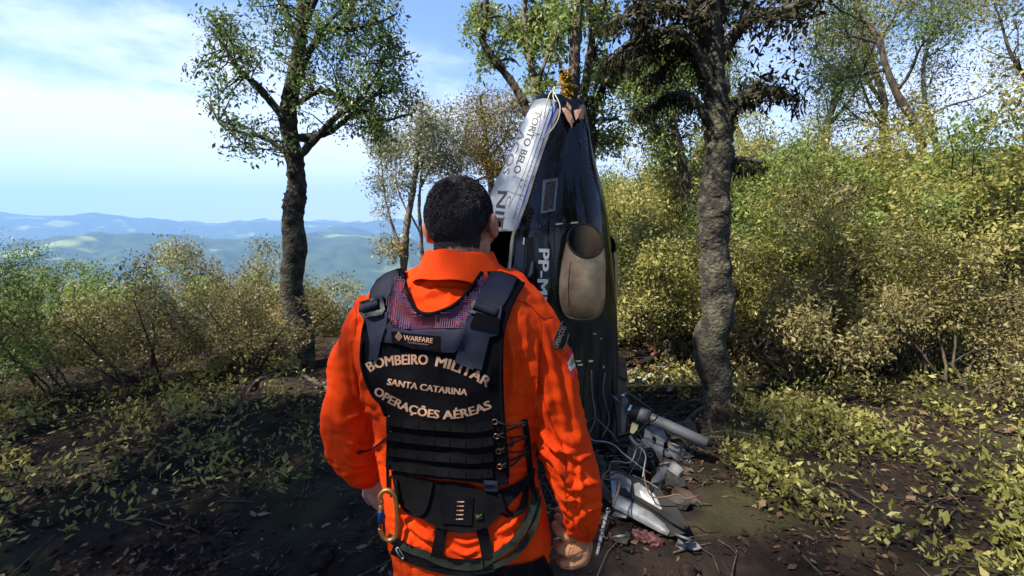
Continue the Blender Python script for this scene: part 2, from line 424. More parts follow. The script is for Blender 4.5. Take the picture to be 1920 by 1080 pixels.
# ---- tree whose boughs reach in over the photographer from the left
rnd = random.Random(11); YL = 5.6
limbs = []
tr = limb_px([(548, 420), (556, 330), (540, 220), (560, 100), (575, -40)], YL, 0.12, 0.06)
limbs.append(to_ground(*tr))
for pts, r0, r1 in (([(552, 260), (610, 250), (660, 215), (700, 180), (735, 170)], .045, .012), ([(555, 300), (625, 225), (672, 190), (700, 150), (720, 110)], .04, .01),
                    ([(545, 200), (610, 170), (665, 205), (720, 225), (765, 215)], .035, .008), ([(552, 130), (610, 60), (660, 55), (715, 40), (745, 25)], .035, .008),
                    ([(550, 160), (600, 60), (640, 20), (690, -20)], .04, .01), ([(548, 240), (490, 170), (440, 120), (400, 40)], .05, .012), ([(552, 300), (500, 260), (455, 250), (410, 230)], .035, .01),
                    ([(655, 40), (672, 75), (700, 85), (716, 60)], .016, .006), ([(560, 80), (520, -10), (480, -90)], .04, .02), ([(565, 60), (620, -60), (680, -120)], .04, .015)):
    limbs.append(limb_px(pts, [YL+rnd.uniform(-.5, .5)*i/4 for i in range(len(pts))], r0, r1))
tp = []
for cx, cy, rx, ry, n in ((690, 30, 60, 60, 34), (700, 125, 75, 55, 48), (715, 215, 62, 60, 40), (665, 160, 45, 60, 26), (760, 155, 26, 60, 14), (620, 40, 60, 70, 40), (600, 170, 60, 80, 40),
                          (500, 60, 90, 90, 55), (430, 150, 80, 90, 40), (405, 45, 40, 40, 16), (690, 255, 50, 30, 16), (745, 90, 26, 50, 10), (470, 270, 80, 50, 30), (580, -80, 150, 60, 50)):
    tp += tips_box(cx, cy, YL, rx, ry, 0.9, n, rnd)
twigs_to(limbs, tp, rnd, 0.9)
tree_obj('leafy_tree', 'leafy tree at the left edge with dark twisting boughs against the sky', 'tree', limbs, [leaf_arrays(tp, 17, 0.12, 0.042, 0.3)], BARK_DARK, LEAF_GREEN, PZ(548, 700))

# ---- slender silver green trees on the rim behind the man's head
def rim_tree(seed, trunks, crowns, Y, leaf, label, n_leaf=38, size=0.046, spread=0.26, bark=BARK_PALE, extra=()):
    rnd = random.Random(seed); limbs = []
    for k, (pts, r0, r1) in enumerate(trunks):
        q = limb_px(pts, Y if k == 0 else [Y+rnd.uniform(-.4, .4)*i/3 for i in range(len(pts))], r0, r1)
        limbs.append(to_ground(*q) if k == 0 else q)
    tp = []
    for cx, cy, rx, ry, n in crowns: tp += tips_box(cx, cy, Y, rx*1.1, ry*1.08, 1.3, int(n*1.35), rnd)
    twigs_to(limbs, tp, rnd, 0.9, 0.006)
    return tree_obj('slender_tree', label, 'tree', limbs, [leaf_arrays(tp, n_leaf, spread, size, 0.1)], bark, leaf, limbs[0][0][0]+Vector((0, 0, .12)), extra=extra)
rim_tree(21, [([(756, 520), (762, 430), (775, 355), (782, 300), (790, 230), (792, 190)], .075, .015), ([(754, 480), (735, 420), (722, 370), (715, 300)], .035, .008), ([(765, 400), (745, 350), (740, 280)], .02, .006),
              ([(778, 330), (800, 290), (815, 240)], .03, .008), ([(757, 470), (735, 462), (720, 475)], .02, .006)],
         [(765, 260, 60, 50, 40), (730, 330, 40, 50, 26), (790, 215, 32, 36, 16), (725, 265, 30, 30, 12), (735, 465, 28, 12, 9), (720, 390, 18, 16, 5)], 8.6, LEAF_GREY,
         'slender pale tree with silvery leaves left of the head', extra=[('golden_moss', [leaf_arrays([tuple(P(x, y, 8.5)) for x, y in ((752, 458), (748, 472), (738, 486), (733, 460))], 60, .07, .05)], LEAF_GOLD)])
rim_tree(22, [([(793, 520), (790, 450), (786, 380), (792, 310), (800, 240)], .05, .012), ([(790, 440), (770, 400), (765, 360)], .025, .007), ([(788, 350), (815, 300), (835, 250)], .03, .008)],
         [(835, 260, 45, 60, 34), (805, 310, 34, 34, 14), (850, 320, 36, 34, 14)], 9.6, LEAF_GREY, 'thin grey-trunked tree directly behind the head with sparse leaves')
rim_tree(23, [([(935, 470), (925, 380), (915, 300), (905, 220), (900, 180)], .10, .02), ([(918, 320), (890, 280), (870, 240)], .04, .01), ([(915, 300), (945, 260), (960, 210)], .04, .01), ([(918, 330), (880, 340), (850, 330)], .03, .01), ([(925, 330), (950, 310), (975, 300)], .03, .01)],
         [(900, 235, 52, 60, 60), (960, 215, 44, 55, 40), (870, 290, 36, 40, 24), (930, 310, 44, 34, 30)], 10.5, LEAF_BROWN, 'olive brown tree crown between the head and the wreck', 40, 0.048, 0.30, BARK,
         extra=[('golden_moss', [leaf_arrays(tips_box(925, 320, 10.2, 30, 18, .4, 16, random.Random(5)), 40, .16, .07)], LEAF_GOLD)])

# ---- trees just behind the wreck
def fork_tree(seed, name, label, limbs_px, crowns, Y, leaf, bark, n_leaf=15, size=0.052, spread=0.13, extra=()):
    rnd = random.Random(seed); limbs = []
    for k, (pts, r0, r1) in enumerate(limbs_px):
        q = limb_px(pts, Y if k == 0 else [Y+rnd.uniform(-.25, .25)*i/3 for i in range(len(pts))], r0, r1)
        limbs.append(to_ground(*q) if k == 0 else q)
    tp = []
    for cx, cy, rx, ry, n in crowns: tp += tips_box(cx, cy, Y+.45, rx, ry, 0.9, int(n*1.45), rnd)
    twigs_to(limbs, tp, rnd, 0.95, .005)
    return tree_obj(name, label, 'tree', limbs, [leaf_arrays(tp, n_leaf, spread, size, 0.25)] if tp else None, bark, leaf, limbs[0][0][0]+Vector((0, 0, .12)), extra=extra)
fork_tree(31, 'crooked_tree', 'crooked tree leaning left above the wreck with a mossy bend', [([(1002, 260), (985, 200), (965, 162), (932, 118), (910, 88), (905, 62), (910, 30), (912, -20), (918, -80)], .062, .03),
    ([(907, 75), (900, 60), (897, 30), (902, 5)], .016, .006), ([(910, 35), (935, 30), (955, 38), (955, 60)], .02, .008), ([(935, 115), (960, 110), (975, 125)], .02, .007)],
    [(885, 55, 20, 34, 11), (920, 110, 36, 24, 13), (945, 55, 40, 44, 30), (905, 20, 26, 20, 8), (900, 130, 18, 12, 3), (915, -30, 30, 20, 6)], 6.2, LEAF_BRIGHT, BARK)
fork_tree(32, 'pale_stemmed_tree', 'pale sunlit stem rising left of the dark trunk above the wreck', [([(1006, 250), (1002, 160), (997, 130), (988, 80), (984, 40), (986, -20), (990, -90)], .05, .026), ([(990, 85), (975, 60), (965, 20)], .018, .007), ([(986, 40), (1005, 35), (1008, 50)], .03, .02)],
    [(1000, 70, 36, 44, 30), (1025, 30, 36, 30, 22), (985, -25, 30, 18, 6), (1015, 155, 32, 20, 16)], 5.6, LEAF_BRIGHT, BARK_PALE)
fork_tree(33, 'straight_tree', 'straight dark trunk right above the wreck with golden moss at its foot', [([(1070, 330), (1070, 205), (1076, 150), (1078, 90), (1084, 20), (1088, -60), (1090, -140)], .070, .045),
    ([(1078, 35), (1052, 62), (1030, 95), (1018, 128), (1014, 150)], .026, .012), ([(1072, 160), (1060, 145), (1052, 135)], .035, .02), ([(1045, 75), (1042, 100), (1055, 120)], .018, .01)],
    [(1055, 30, 30, 36, 20), (1095, -20, 30, 20, 6), (1045, 100, 22, 26, 9)], 5.0, LEAF_BRIGHT, BARK,
    extra=[('golden_moss', [leaf_arrays([tuple(P(1060+random.gauss(0, 4), 135+k*4.2, 4.92)) for k in range(15)], 45, .045, .035, 0.6)], LEAF_GOLD)])
fork_tree(34, 'forked_tree', 'forked mossy tree with knotted limbs right of the straight trunk', [([(1108, 330), (1106, 245), (1094, 190), (1102, 130), (1110, 70), (1104, 20), (1100, -60)], .058, .028),
    ([(1107, 235), (1118, 195), (1132, 160), (1126, 125), (1112, 95)], .045, .02), ([(1112, 60), (1128, 30), (1138, -10)], .03, .015), ([(1112, 225), (1140, 225), (1165, 218)], .014, .006), ([(1106, 245), (1130, 270), (1155, 262)], .02, .006), ([(1128, 150), (1150, 165), (1160, 150)], .012, .006)],
    [(1120, 40, 36, 40, 24), (1145, 130, 30, 36, 20), (1135, 265, 40, 30, 20), (1100, 150, 22, 40, 8), (1125, 205, 30, 30, 10), (1115, -25, 30, 20, 6)], 5.4, LEAF_BRIGHT, BARK,
    extra=[('hanging_moss', [leaf_arrays([tuple(P(x+random.gauss(0, 5), y+random.gauss(0, 8), 5.4)) for x, y in ((1105, 245), (1100, 200), (1130, 160), (1112, 100), (1110, 260), (1118, 190))*4], 26, .06, .05, 1.2)], LEAF_MOSS)])

# ---- moss-hung tree on the right, its dark boughs reaching in
rnd = random.Random(41); YR = 4.3; limbs = []
limbs.append(to_ground(*limb_px([(1345, 560), (1338, 400), (1350, 250), (1335, 120), (1330, -30), (1320, -140)], YR, 0.14, 0.07)))
moss = []
for pts, r0, r1 in (([(1340, 170), (1290, 75), (1230, 62), (1185, 78), (1150, 108), (1135, 118)], .06, .012), ([(1335, 90), (1280, 20), (1220, 15), (1170, 30), (1140, 45)], .05, .012), ([(1340, 200), (1290, 92), (1235, 95), (1195, 115), (1165, 118)], .045, .01),
                    ([(1345, 260), (1300, 185), (1255, 178), (1225, 198), (1188, 206)], .045, .01), ([(1330, 40), (1270, -20), (1210, -20)], .05, .02), ([(1215, 20), (1205, 45), (1200, 65)], .02, .008), ([(1225, 62), (1205, 85), (1190, 95)], .018, .006),
                    ([(1340, 120), (1400, 40), (1470, 20), (1540, -20)], .07, .02), ([(1345, 240), (1400, 180), (1450, 170), (1500, 190)], .06, .015), ([(1335, 60), (1380, -40), (1420, -100)], .06, .02), ([(1342, 330), (1385, 300), (1430, 305)], .045, .015), ([(1290, 75), (1262, 110), (1232, 140), (1212, 150)], .03, .008)):
    q = limb_px(pts, [YR+rnd.uniform(-.4, .4)*i/4 for i in range(len(pts))], r0, r1, 7); limbs.append(q)
    for p in q[0][2:]:
        for _ in range(3): moss.append((p.x+rnd.gauss(0, .03), p.y+rnd.gauss(0, .03), p.z-abs(rnd.gauss(0, .035))))
tp = []
for cx, cy, rx, ry, n in ((1230, 8, 50, 18, 18), (1180, 42, 30, 18, 7), (1330, -60, 120, 70, 40), (1460, 20, 90, 60, 30), (1440, 150, 80, 50, 20), (1320, 40, 50, 40, 14)):
    tp += tips_box(cx, cy, YR, rx, ry, 0.8, n, rnd)
twigs_to(limbs, tp, rnd, 0.7)
tree_obj('moss_hung_tree', 'dark tree at the right edge with boughs hung with black moss', 'tree', limbs, [leaf_arrays(tp, 11, 0.14, 0.055, 0.4)], BARK_DARK, LEAF_MOSS, limbs[0][0][0]+Vector((0, 0, .12)),
         extra=[('hanging_moss', [leaf_arrays(moss, 15, 0.055, 0.05, 1.8, aspect=.22)], LEAF_MOSS)])

# ---- green tree right of the wreck, behind the moss-hung boughs
fork_tree(35, 'bright_green_tree', 'sunlit bright green tree behind the moss-hung boughs', [([(1300, 480), (1290, 380), (1275, 280), (1255, 200), (1250, 120)], .10, .03), ([(1275, 280), (1235, 240), (1205, 215)], .04, .01), ([(1262, 220), (1225, 170), (1190, 150)], .04, .01), ([(1255, 160), (1290, 110), (1330, 80)], .04, .01), ([(1285, 330), (1250, 300), (1225, 290)], .03, .01)],
    [(1205, 160, 60, 46, 50), (1235, 205, 46, 40, 34), (1190, 215, 26, 26, 8), (1240, 275, 32, 36, 22), (1270, 130, 60, 60, 40), (1330, 200, 60, 70, 40), (1235, 100, 60, 40, 30)], 7.4, LEAF_BRIGHT, BARK, 22, 0.056, 0.20)

# ---- three kinds of growth that are repeated as individuals
l_, g_ = shrub(51, 2.3, 2.0, 58, 0.048, 8); SH1 = tree_obj('dense_shrub', 'x', 'shrub', l_, g_, BARK, LEAF_YELLOW, (0, 0, 0))
l_, g_ = shrub(52, 2.6, 1.8, 58, 0.046, 7); SH2 = tree_obj('dense_shrub', 'x', 'shrub', l_, g_, BARK, LEAF_BRIGHT, (0, 0, 0))
l_, g_ = shrub(53, 1.6, 1.7, 46, 0.042, 8); SH3 = tree_obj('low_shrub', 'x', 'shrub', l_, g_, BARK, LEAF_BROWN, (0, 0, 0))
l_, g_ = generic_tree(54, 7.5, 0.35, 2.4, 75, 0.055, 0.42, 1, 9, 0.11); TR1 = tree_obj('forest_tree', 'x', 'tree', l_, g_, BARK, LEAF_GREEN, (0, 0, 0))
l_, g_ = generic_tree(55, 6.2, 0.30, 2.0, 70, 0.055, 0.40, 1, 9, 0.09, (.1, .05)); TR2 = tree_obj('forest_tree', 'x', 'tree', l_, g_, BARK_PALE, LEAF_GREY, (0, 0, 0))
l_, g_ = generic_tree(56, 6.8, 0.28, 2.3, 75, 0.055, 0.42, 1, 9, 0.12, (-.1, .05)); TR3 = tree_obj('forest_tree', 'x', 'tree', l_, g_, BARK, LEAF_YELLOW, (0, 0, 0))
l_, g_ = generic_tree(57, 7.0, 0.40, 2.3, 60, 0.13, 0.55, 1, 9, 0.12); TR4 = tree_obj('forest_tree', 'x', 'tree', l_, g_, BARK, LEAF_GREEN, (0, 0, 0))  # unseen tree, large dense leaves shaped to block the sun
l_, g_ = generic_tree(54, 7.5, 0.35, 2.4, 24, 0.055, 0.42, 1, 9, 0.11); TR5 = tree_obj('forest_tree', 'x', 'tree', l_, g_, BARK, LEAF_GREEN, (0, 0, 0))  # unseen tree, crown thinned to dapple the sun on the man
protos = [SH1, SH2, SH3, TR1, TR2, TR3]; used_p = set()
def put(src, px, Y, sc, rz, label, group):
    """stand a plant on the ground where the line of sight of pixel column px reaches distance Y"""
    x = (px-960)/FPX*(Y*CP + 0.13*1.5); loc = (x, Y, ground_at(x, Y))
    return put_at(src, loc, sc, rz, label, group)
def put_at(src, loc, sc, rz, label, group):
    if src.name not in used_p:
        used_p.add(src.name); src.location = loc; src.rotation_euler = (0, 0, rz); src.scale = (sc,)*3; src['label'] = label
        if group: src['group'] = group
        return src
    return copy_tree(src, loc, rz, sc, label, group)
HILL = 'sunlit shrubs on the bank right of the wreck'
hill = [(SH1, 1165, 9.5, 1.15, 0.3, 'yellow green shrub close to the right of the fuselage'), (SH2, 1215, 10.5, 1.2, 1.3, 'tall green shrub in the middle of the right bank'),
        (SH1, 1268, 9.0, 1.2, 2.2, 'yellow green shrub beneath the bright green tree'), (SH3, 1240, 7.6, 1.0, 0.9, 'olive brown low shrub in front of the right bank'),
        (SH1, 1185, 12.5, 1.5, 4.0, 'far yellow green shrub on the skyline right of the fuselage'), (SH2, 1300, 12.5, 1.5, 5.0, 'far green shrub on the skyline below the right boughs'),
        (SH3, 1165, 7.9, .85, 3.3, 'small olive shrub growing right beside the exhaust side of the wreck'), (SH1, 1380, 9.5, 1.3, 1.1, 'yellow shrub just right of the moss-hung trunk'), (SH2, 1470, 8.0, 1.15, 2.6, 'green shrub in the dense growth far right'),
        (SH1, 1560, 9.5, 1.4, .4, 'big yellow green shrub far out on the right bank'), (SH3, 1440, 6.6, 1.1, 1.8, 'olive brown shrub in the right foreground growth'), (SH1, 1660, 7.5, 1.2, 5.2, 'yellow green shrub near the right border'),
        (SH2, 1760, 7.0, 1.2, 3.6, 'dark green shrub at the right border'), (SH3, 1600, 6.0, 1.1, 0.2, 'low brown shrub in the right foreground'), (SH1, 1860, 6.2, 1.1, 2.0, 'outermost yellow green shrub on the right'), (SH2, 1120, 14, 1.4, .7, 'green shrub glimpsed behind the fuselage'),
        (SH3, 1330, 7.2, 1.0, 4.4, 'brown shrub at the foot of the bright green tree'),
        (SH2, 1186, 7.4, .70, 2.7, 'green shrub tight against the right of the second exhaust'), (SH1, 1252, 6.3, .85, 5.9, 'yellow green shrub nearest the scattered scraps'), (SH1, 1222, 8.6, 1.15, 3.1, 'tall yellow shrub behind the dark sapling stem'), (SH3, 1172, 6.4, .62, .4, 'small brown shrub right behind the scorched casing'), (SH1, 1292, 5.6, .75, 2.0, 'yellow green shrub between the drive shaft and the moss-hung trunk'), (SH2, 1400, 6.0, .9, .5, 'green shrub right of the moss-hung trunk'), (SH3, 1500, 5.0, .9, 2.9, 'low brown shrub in front of the dense right growth'), (SH1, 1700, 5.2, .9, 1.2, 'yellow green shrub close by on the right'), (SH3, 1820, 4.6, .8, 4.8, 'low brown shrub close to the right border')]
for s, px, yy, sc, rz, lb in hill: put(s, px, yy, sc, rz, lb, HILL)
RIM = 'shrubs along the rim above the valley'
rim = [(SH3, 665, 8.5, .95, 0.4, 'olive shrub at the left edge above the shoulder'), (SH3, 735, 8.0, .75, 2.1, 'low olive shrub under the slender tree by the left strap'), (SH2, 860, 9.5, .9, 1.2, 'green shrub hidden mostly by the head'), (SH3, 800, 8.8, .8, 3.7, 'low shrub between the slender trees'),
       (SH1, 590, 8.0, .8, 3.0, 'yellow green shrub left of the shoulder'), (SH3, 500, 7.2, 1.0, 5.1, 'olive brown shrub on the open rim'), (SH2, 400, 7.5, .9, .9, 'green shrub on the left rim'), (SH3, 300, 6.8, .95, 4.2, 'brown shrub on the far left rim'),
       (SH1, 180, 6.6, .95, 1.6, 'yellow green shrub near the left border'), (SH2, 60, 6.0, .9, 5.6, 'green shrub at the left border'), (SH3, 470, 5.4, .7, 1.4, 'low olive shrub at the foot of the leafy tree'), (SH3, 250, 5.0, .75, 2.4, 'low brown shrub in the left foreground'), (SH2, 110, 4.6, .6, 3.4, 'small green shrub in the left corner'), (SH3, 930, 8.6, 1.0, 1.0, 'brown shrub behind the dark opening of the wreck'), (SH1, 1010, 9.8, 1.0, 4.1, 'yellow shrub hidden behind the wreck')]
for s, px, yy, sc, rz, lb in rim: put(s, px, yy, sc, rz, lb, RIM)
BACK = 'forest trees farther out on both sides'
for s, px, yy, sc, rz, lb in ((TR3, 1520, 11, 1.0, .5, 'yellow green forest tree right of the moss-hung trunk'), (TR1, 1700, 10, 1.0, 2.0, 'dark green forest tree towards the right border'), (TR3, 1880, 9, 1.0, 4.0, 'yellow green forest tree at the right border'), (TR1, 1400, 14, 1.1, 1.0, 'green forest tree in the gap far right'),
                             (TR2, 440, 10.5, .8, 2.5, 'silvery tree on the left rim'), (TR3, 1640, 14, 1.2, 3.0, 'far yellow green tree on the right bank'), (TR2, 1800, 13, 1.2, 1.0, 'far silvery tree on the right bank'), (TR1, 40, 9, .75, 1.9, 'green tree at the left border')):
    put(s, px, yy, sc, rz, lb, BACK)
SHADE = 'forest trees outside the picture whose shade falls on the clearing'
rnd = random.Random(99)
spots = [(TR1, -3.9, -1.2, 1.12, 1.0), (TR5, -3.6, -3.4, 1.30, 1.0),  (TR3, -4.6, -1.6, 1.4, 2.0), (TR4, -4.1, 1.6, .8, 2.2), (TR4, -2.7, 0.9, .82, 3.0), (TR1, 1.3, -6.6, 1.4, 0.7), (TR3, -1.9, -7.2, 1.4, 2.9), (TR1, 0.2, -11.5, 1.3, 4.0), (TR3, -5.8, 1.9, 1.0, 2.3), (TR2, -8.4, 0.9, 1.0, 4.0), (TR4, -3.4, -8.0, 1.1, 5.0), (TR4, 3.9, -7.4, 1.15, 1.0), (TR1, 7.4, -4.4, 1.0, 2.0), (TR2, 6.8, 0.6, 1.0, 3.0), (TR4, -9.2, -3.6, 1.1, 5.5), (TR4, -6.5, -8.5, 1.2, 0.9), (TR4, 7.5, -8.5, 1.2, 1.9)]  # unseen trees added for the shade and dark reflections they give
for s, x, y, sc, rz in spots:
    put_at(s, (x, y, ground_at(x, y)), sc, rz, 'forest tree outside the picture shading the clearing', SHADE)
# ============================================================ tools for soft things
def ring_loft(rings, sides=28):
    """rings: list of lists of points with equal length; closed tube with end caps"""
    V = []; F = []; n = len(rings[0])
    for r in rings: V += r
    for i in range(len(rings)-1):
        for k in range(n):
            k2 = (k+1) % n; F.append((i*n+k, i*n+k2, (i+1)*n+k2, (i+1)*n+k))
    a = len(V); V.append(sum((Vector(p) for p in rings[0]), Vector())/n); V.append(sum((Vector(p) for p in rings[-1]), Vector())/n); e = (len(rings)-1)*n
    for k in range(n):
        k2 = (k+1) % n; F.append((a, k2, k)); F.append((a+1, e+k, e+k2))
    return V, F
def sup(t, n):
    c, s_ = math.cos(t), math.sin(t)
    return math.copysign(abs(c)**(2/n), c), math.copysign(abs(s_)**(2/n), s_)
def ball(c, r, rot=None, seg=20):
    V = []; F = []; c = Vector(c)
    for i in range(1, seg):
        th = math.pi*i/seg
        for k in range(seg):
            ph = 2*math.pi*k/seg; v = Vector((r[0]*math.sin(th)*math.cos(ph), r[1]*math.sin(th)*math.sin(ph), r[2]*math.cos(th)))
            if rot is not None: v = rot @ v
            V.append(c+v)
    for i in range(seg-2):
        for k in range(seg):
            k2 = (k+1) % seg; F.append((i*seg+k, (i+1)*seg+k, (i+1)*seg+k2, i*seg+k2))
    top = Vector((0, 0, r[2])); 
    if rot is not None: top = rot @ top
    a = len(V); V += [c+top, c-top]; e = (seg-2)*seg
    for k in range(seg):
        k2 = (k+1) % seg; F.append((a, k, k2)); F.append((a+1, e+k2, e+k))
    return V, F
def capsule(pts, rads, sides=14):
    """tapered tube with round ends"""
    pts = [Vector(p) for p in pts]
    p0, p1 = pts[0], pts[-1]; t0 = (pts[0]-pts[1]).normalized(); t1 = (pts[-1]-pts[-2]).normalized()
    pp = [p0+t0*rads[0]*.95, p0+t0*rads[0]*.6]+pts+[p1+t1*rads[-1]*.6, p1+t1*rads[-1]*.95]; rr = [rads[0]*.3, rads[0]*.8]+list(rads)+[rads[-1]*.8, rads[-1]*.3]
    return tube_arrays(pp, rr, sides)
def fuse(name, pieces, voxel, smooth=4, fac=0.5):
    """union of closed pieces as one continuous surface"""
    V = []; F = []
    for v, f in pieces:
        o = len(V); V += [tuple(q) for q in v]; F += [tuple(i+o for i in q) for q in f]
    me = bpy.data.meshes.new(name+'_raw'); me.from_pydata(V, [], F)
    bmr = bmesh.new(); bmr.from_mesh(me); bmesh.ops.recalc_face_normals(bmr, faces=bmr.faces); bmr.to_mesh(me); bmr.free()
    o = bpy.data.objects.new('raw', me); C.objects.link(o)
    md = o.modifiers.new('r', 'REMESH'); md.mode = 'VOXEL'; md.voxel_size = voxel; md.adaptivity = 0
    if smooth: ms = o.modifiers.new('s', 'SMOOTH'); ms.factor = fac; ms.iterations = smooth
    dg = bpy.context.evaluated_depsgraph_get(); dg.update()
    res = bpy.data.meshes.new_from_object(o.evaluated_get(dg)); bpy.data.objects.remove(o)
    res.name = name; res.materials.clear(); return res
def coords(me):
    a = np.empty(len(me.vertices)*3, np.float32); me.vertices.foreach_get('co', a); return a.reshape(-1, 3).astype(float)
def normals(me):
    a = np.empty(len(me.vertices)*3, np.float32); me.vertices.foreach_get('normal', a); return a.reshape(-1, 3).astype(float)
def set_coords(me, V): me.vertices.foreach_set('co', np.asarray(V, np.float32).ravel()); me.update()
def px_of(V):
    v = V-np.array(ORIGIN); dep = v[:, 1]*CP-v[:, 2]*SP; up = v[:, 1]*SP+v[:, 2]*CP
    return np.stack([960+FPX*v[:, 0]/dep, 540-FPX*up/dep], 1)
def seg_dist(p, poly):
    best = np.full(len(p), 1e9); along = np.zeros(len(p)); L_ = 0; tot = sum(np.hypot(*(np.subtract(b, a))) for a, b in zip(poly[:-1], poly[1:]))
    for a, b in zip(poly[:-1], poly[1:]):
        a = np.array(a, float); b = np.array(b, float); ab = b-a; l = np.hypot(*ab); t = np.clip(((p-a)@ab)/(l*l+1e-9), 0, 1)
        d = np.hypot(*(p-(a+t[:, None]*ab)).T); m_ = d < best
        best[m_] = d[m_]; along[m_] = ((L_+t*l)/tot)[m_]; L_ += l
    return best, along
def bvh_of(objs):
    V = []; F = []
    for o in objs:
        me = o.data; M = pmat(o); b0 = len(V); V += [M @ v.co for v in me.vertices]; F += [tuple(i+b0 for i in p.vertices) for p in me.polygons]
    return BVHTree.FromPolygons(V, F)
def inside(poly, x, y):
    c = False; n = len(poly); j = n-1
    for i in range(n):
        xi, yi = poly[i]; xj, yj = poly[j]
        if (yi > y) != (yj > y) and x < (xj-xi)*(y-yi)/(yj-yi)+xi: c = not c
        j = i
    return c
def resample(poly, step, closed=True):
    o = []; n = len(poly); rng_ = range(n) if closed else range(n-1)
    for i in rng_:
        a = poly[i]; b = poly[(i+1) % n]; l = math.hypot(b[0]-a[0], b[1]-a[1]); k = max(1, int(round(l/step)))
        for q in range(k): o.append((a[0]+(b[0]-a[0])*q/k, a[1]+(b[1]-a[1])*q/k))
    if not closed: o.append(tuple(poly[-1]))
    return o
def cast(bvh, px, py, fallback=None):
    d = ray(px, py); dn = d.normalized(); h_ = bvh.ray_cast(ORIGIN, dn, 60)
    if h_[0] is None: return None
    return h_[3]
def drape(bvh, pts2, tris, offset, taut=0, maxjump=0.12):
    """distances along the lines of sight so that a sheet lies on a surface; taut = smoothing passes that bridge hollows"""
    t = [cast(bvh, *p) for p in pts2]; good = [q for q in t if q is not None]
    med = float(np.median(good))
    nb = [set() for _ in pts2]
    for f in tris:
        for a in range(len(f)):
            nb[f[a]].add(f[a-1]); nb[f[a-1]].add(f[a])
    t = [None if (q is not None and q-med > maxjump) else q for q in t]
    for _ in range(60):
        hole = [i for i, q in enumerate(t) if q is None]
        if not hole: break
        new = {}
        for i in hole:
            g_ = [t[j] for j in nb[i] if t[j] is not None]
            if g_: new[i] = sum(g_)/len(g_)
        if not new: break
        for i, q in new.items(): t[i] = q
    t = np.array([med if q is None else q for q in t])
    top = t-offset; s_ = top.copy()
    for _ in range(taut):
        s2 = np.array([(s_[i]+sum(s_[j] for j in nb[i]))/(1+len(nb[i])) if nb[i] else s_[i] for i in range(len(s_))]); s_ = np.minimum(s2, top)
    return s_
def sheet(name, poly, bvh, mat, parent=None, offset=0.001, thick=0.004, step=7, holes=(), taut=6, smooth=True, maxjump=0.12, puff=0.0):
    """solid piece of cloth or plate with an outline given in photograph pixels, laid on the surface under it"""
    b_ = resample(poly, step); pts = list(b_); edges = [(i, (i+1) % len(b_)) for i in range(len(b_))]
    for hl in holes:
        h_ = resample(hl, step); o = len(pts); pts += h_; edges += [(o+i, o+(i+1) % len(h_)) for i in range(len(h_))]
    xs = [p[0] for p in poly]; ys = [p[1] for p in poly]; y = min(ys)+step*.6; row = 0
    bd = np.array(pts)
    while y < max(ys):
        x = min(xs)+step*(.3+.5*(row % 2))
        while x < max(xs):
            if inside(poly, x, y) and not any(inside(hl, x, y) for hl in holes) and np.min(np.hypot(bd[:, 0]-x, bd[:, 1]-y)) > step*.5: pts.append((x, y))
            x += step
        y += step*.87; row += 1
    r = delaunay_2d_cdt([Vector(p) for p in pts], edges, [], 0, 1e-4)
    vs = [tuple(v) for v in r[0]]; tr = []
    for f in r[2]:
        cx = sum(vs[i][0] for i in f)/3; cy = sum(vs[i][1] for i in f)/3
        if inside(poly, cx, cy) and not any(inside(hl, cx, cy) for hl in holes): tr.append(tuple(f))
    t = drape(bvh, vs, tr, offset, taut, maxjump)
    pf = np.zeros(len(vs))
    if puff:
        dist, _ = seg_dist(np.array(vs), list(b_)+[b_[0]]); pf = puff*(1-np.exp(-dist/(step*1.5)))
    n = len(vs); V = []
    for k, (p, q) in enumerate(zip(vs, t)): V.append(ORIGIN+ray(*p).normalized()*(q-thick-pf[k]))
    for p, q in zip(vs, t): V.append(ORIGIN+ray(*p).normalized()*(q+offset*.5))
    F = []; cnt = {}
    for f in tr:
        f = f if ((vs[f[1]][0]-vs[f[0]][0])*(vs[f[2]][1]-vs[f[0]][1])-(vs[f[2]][0]-vs[f[0]][0])*(vs[f[1]][1]-vs[f[0]][1])) < 0 else (f[0], f[2], f[1])
        F.append(f); F.append((f[2]+n, f[1]+n, f[0]+n))
        for a, b2 in ((f[0], f[1]), (f[1], f[2]), (f[2], f[0])): cnt[(a, b2)] = 1
    for (a, b2) in cnt:
        if (b2, a) not in cnt: F.append((b2, a, a+n, b2+n))
    o = mk(name, V, F, mat, parent, False)
    if smooth: shade(o.data, 40)
    return o
def shade(me, deg):
    me.polygons.foreach_set('use_smooth', [True]*len(me.polygons))
    bm_ = bmesh.new(); bm_.from_mesh(me)
    for e in bm_.edges: e.smooth = not (len(e.link_faces) == 2 and e.calc_face_angle(0) > math.radians(deg))
    bm_.to_mesh(me); bm_.free()
_glyphs = {}
def glyphs(text, bold=0.0):
    cu = bpy.data.curves.new('text', 'FONT'); cu.body = text; cu.dimensions = '2D'; cu.fill_mode = 'FRONT'; cu.offset = bold; cu.resolution_u = 3; cu.size = 1.0
    o = bpy.data.objects.new('text', cu); C.objects.link(o); dg = bpy.context.evaluated_depsgraph_get(); dg.update()
    me = bpy.data.meshes.new_from_object(o.evaluated_get(dg)); bpy.data.objects.remove(o)
    V = [(v.co.x, v.co.y) for v in me.vertices]; F = [tuple(p.vertices) for p in me.polygons]; return V, F
CAPH = None
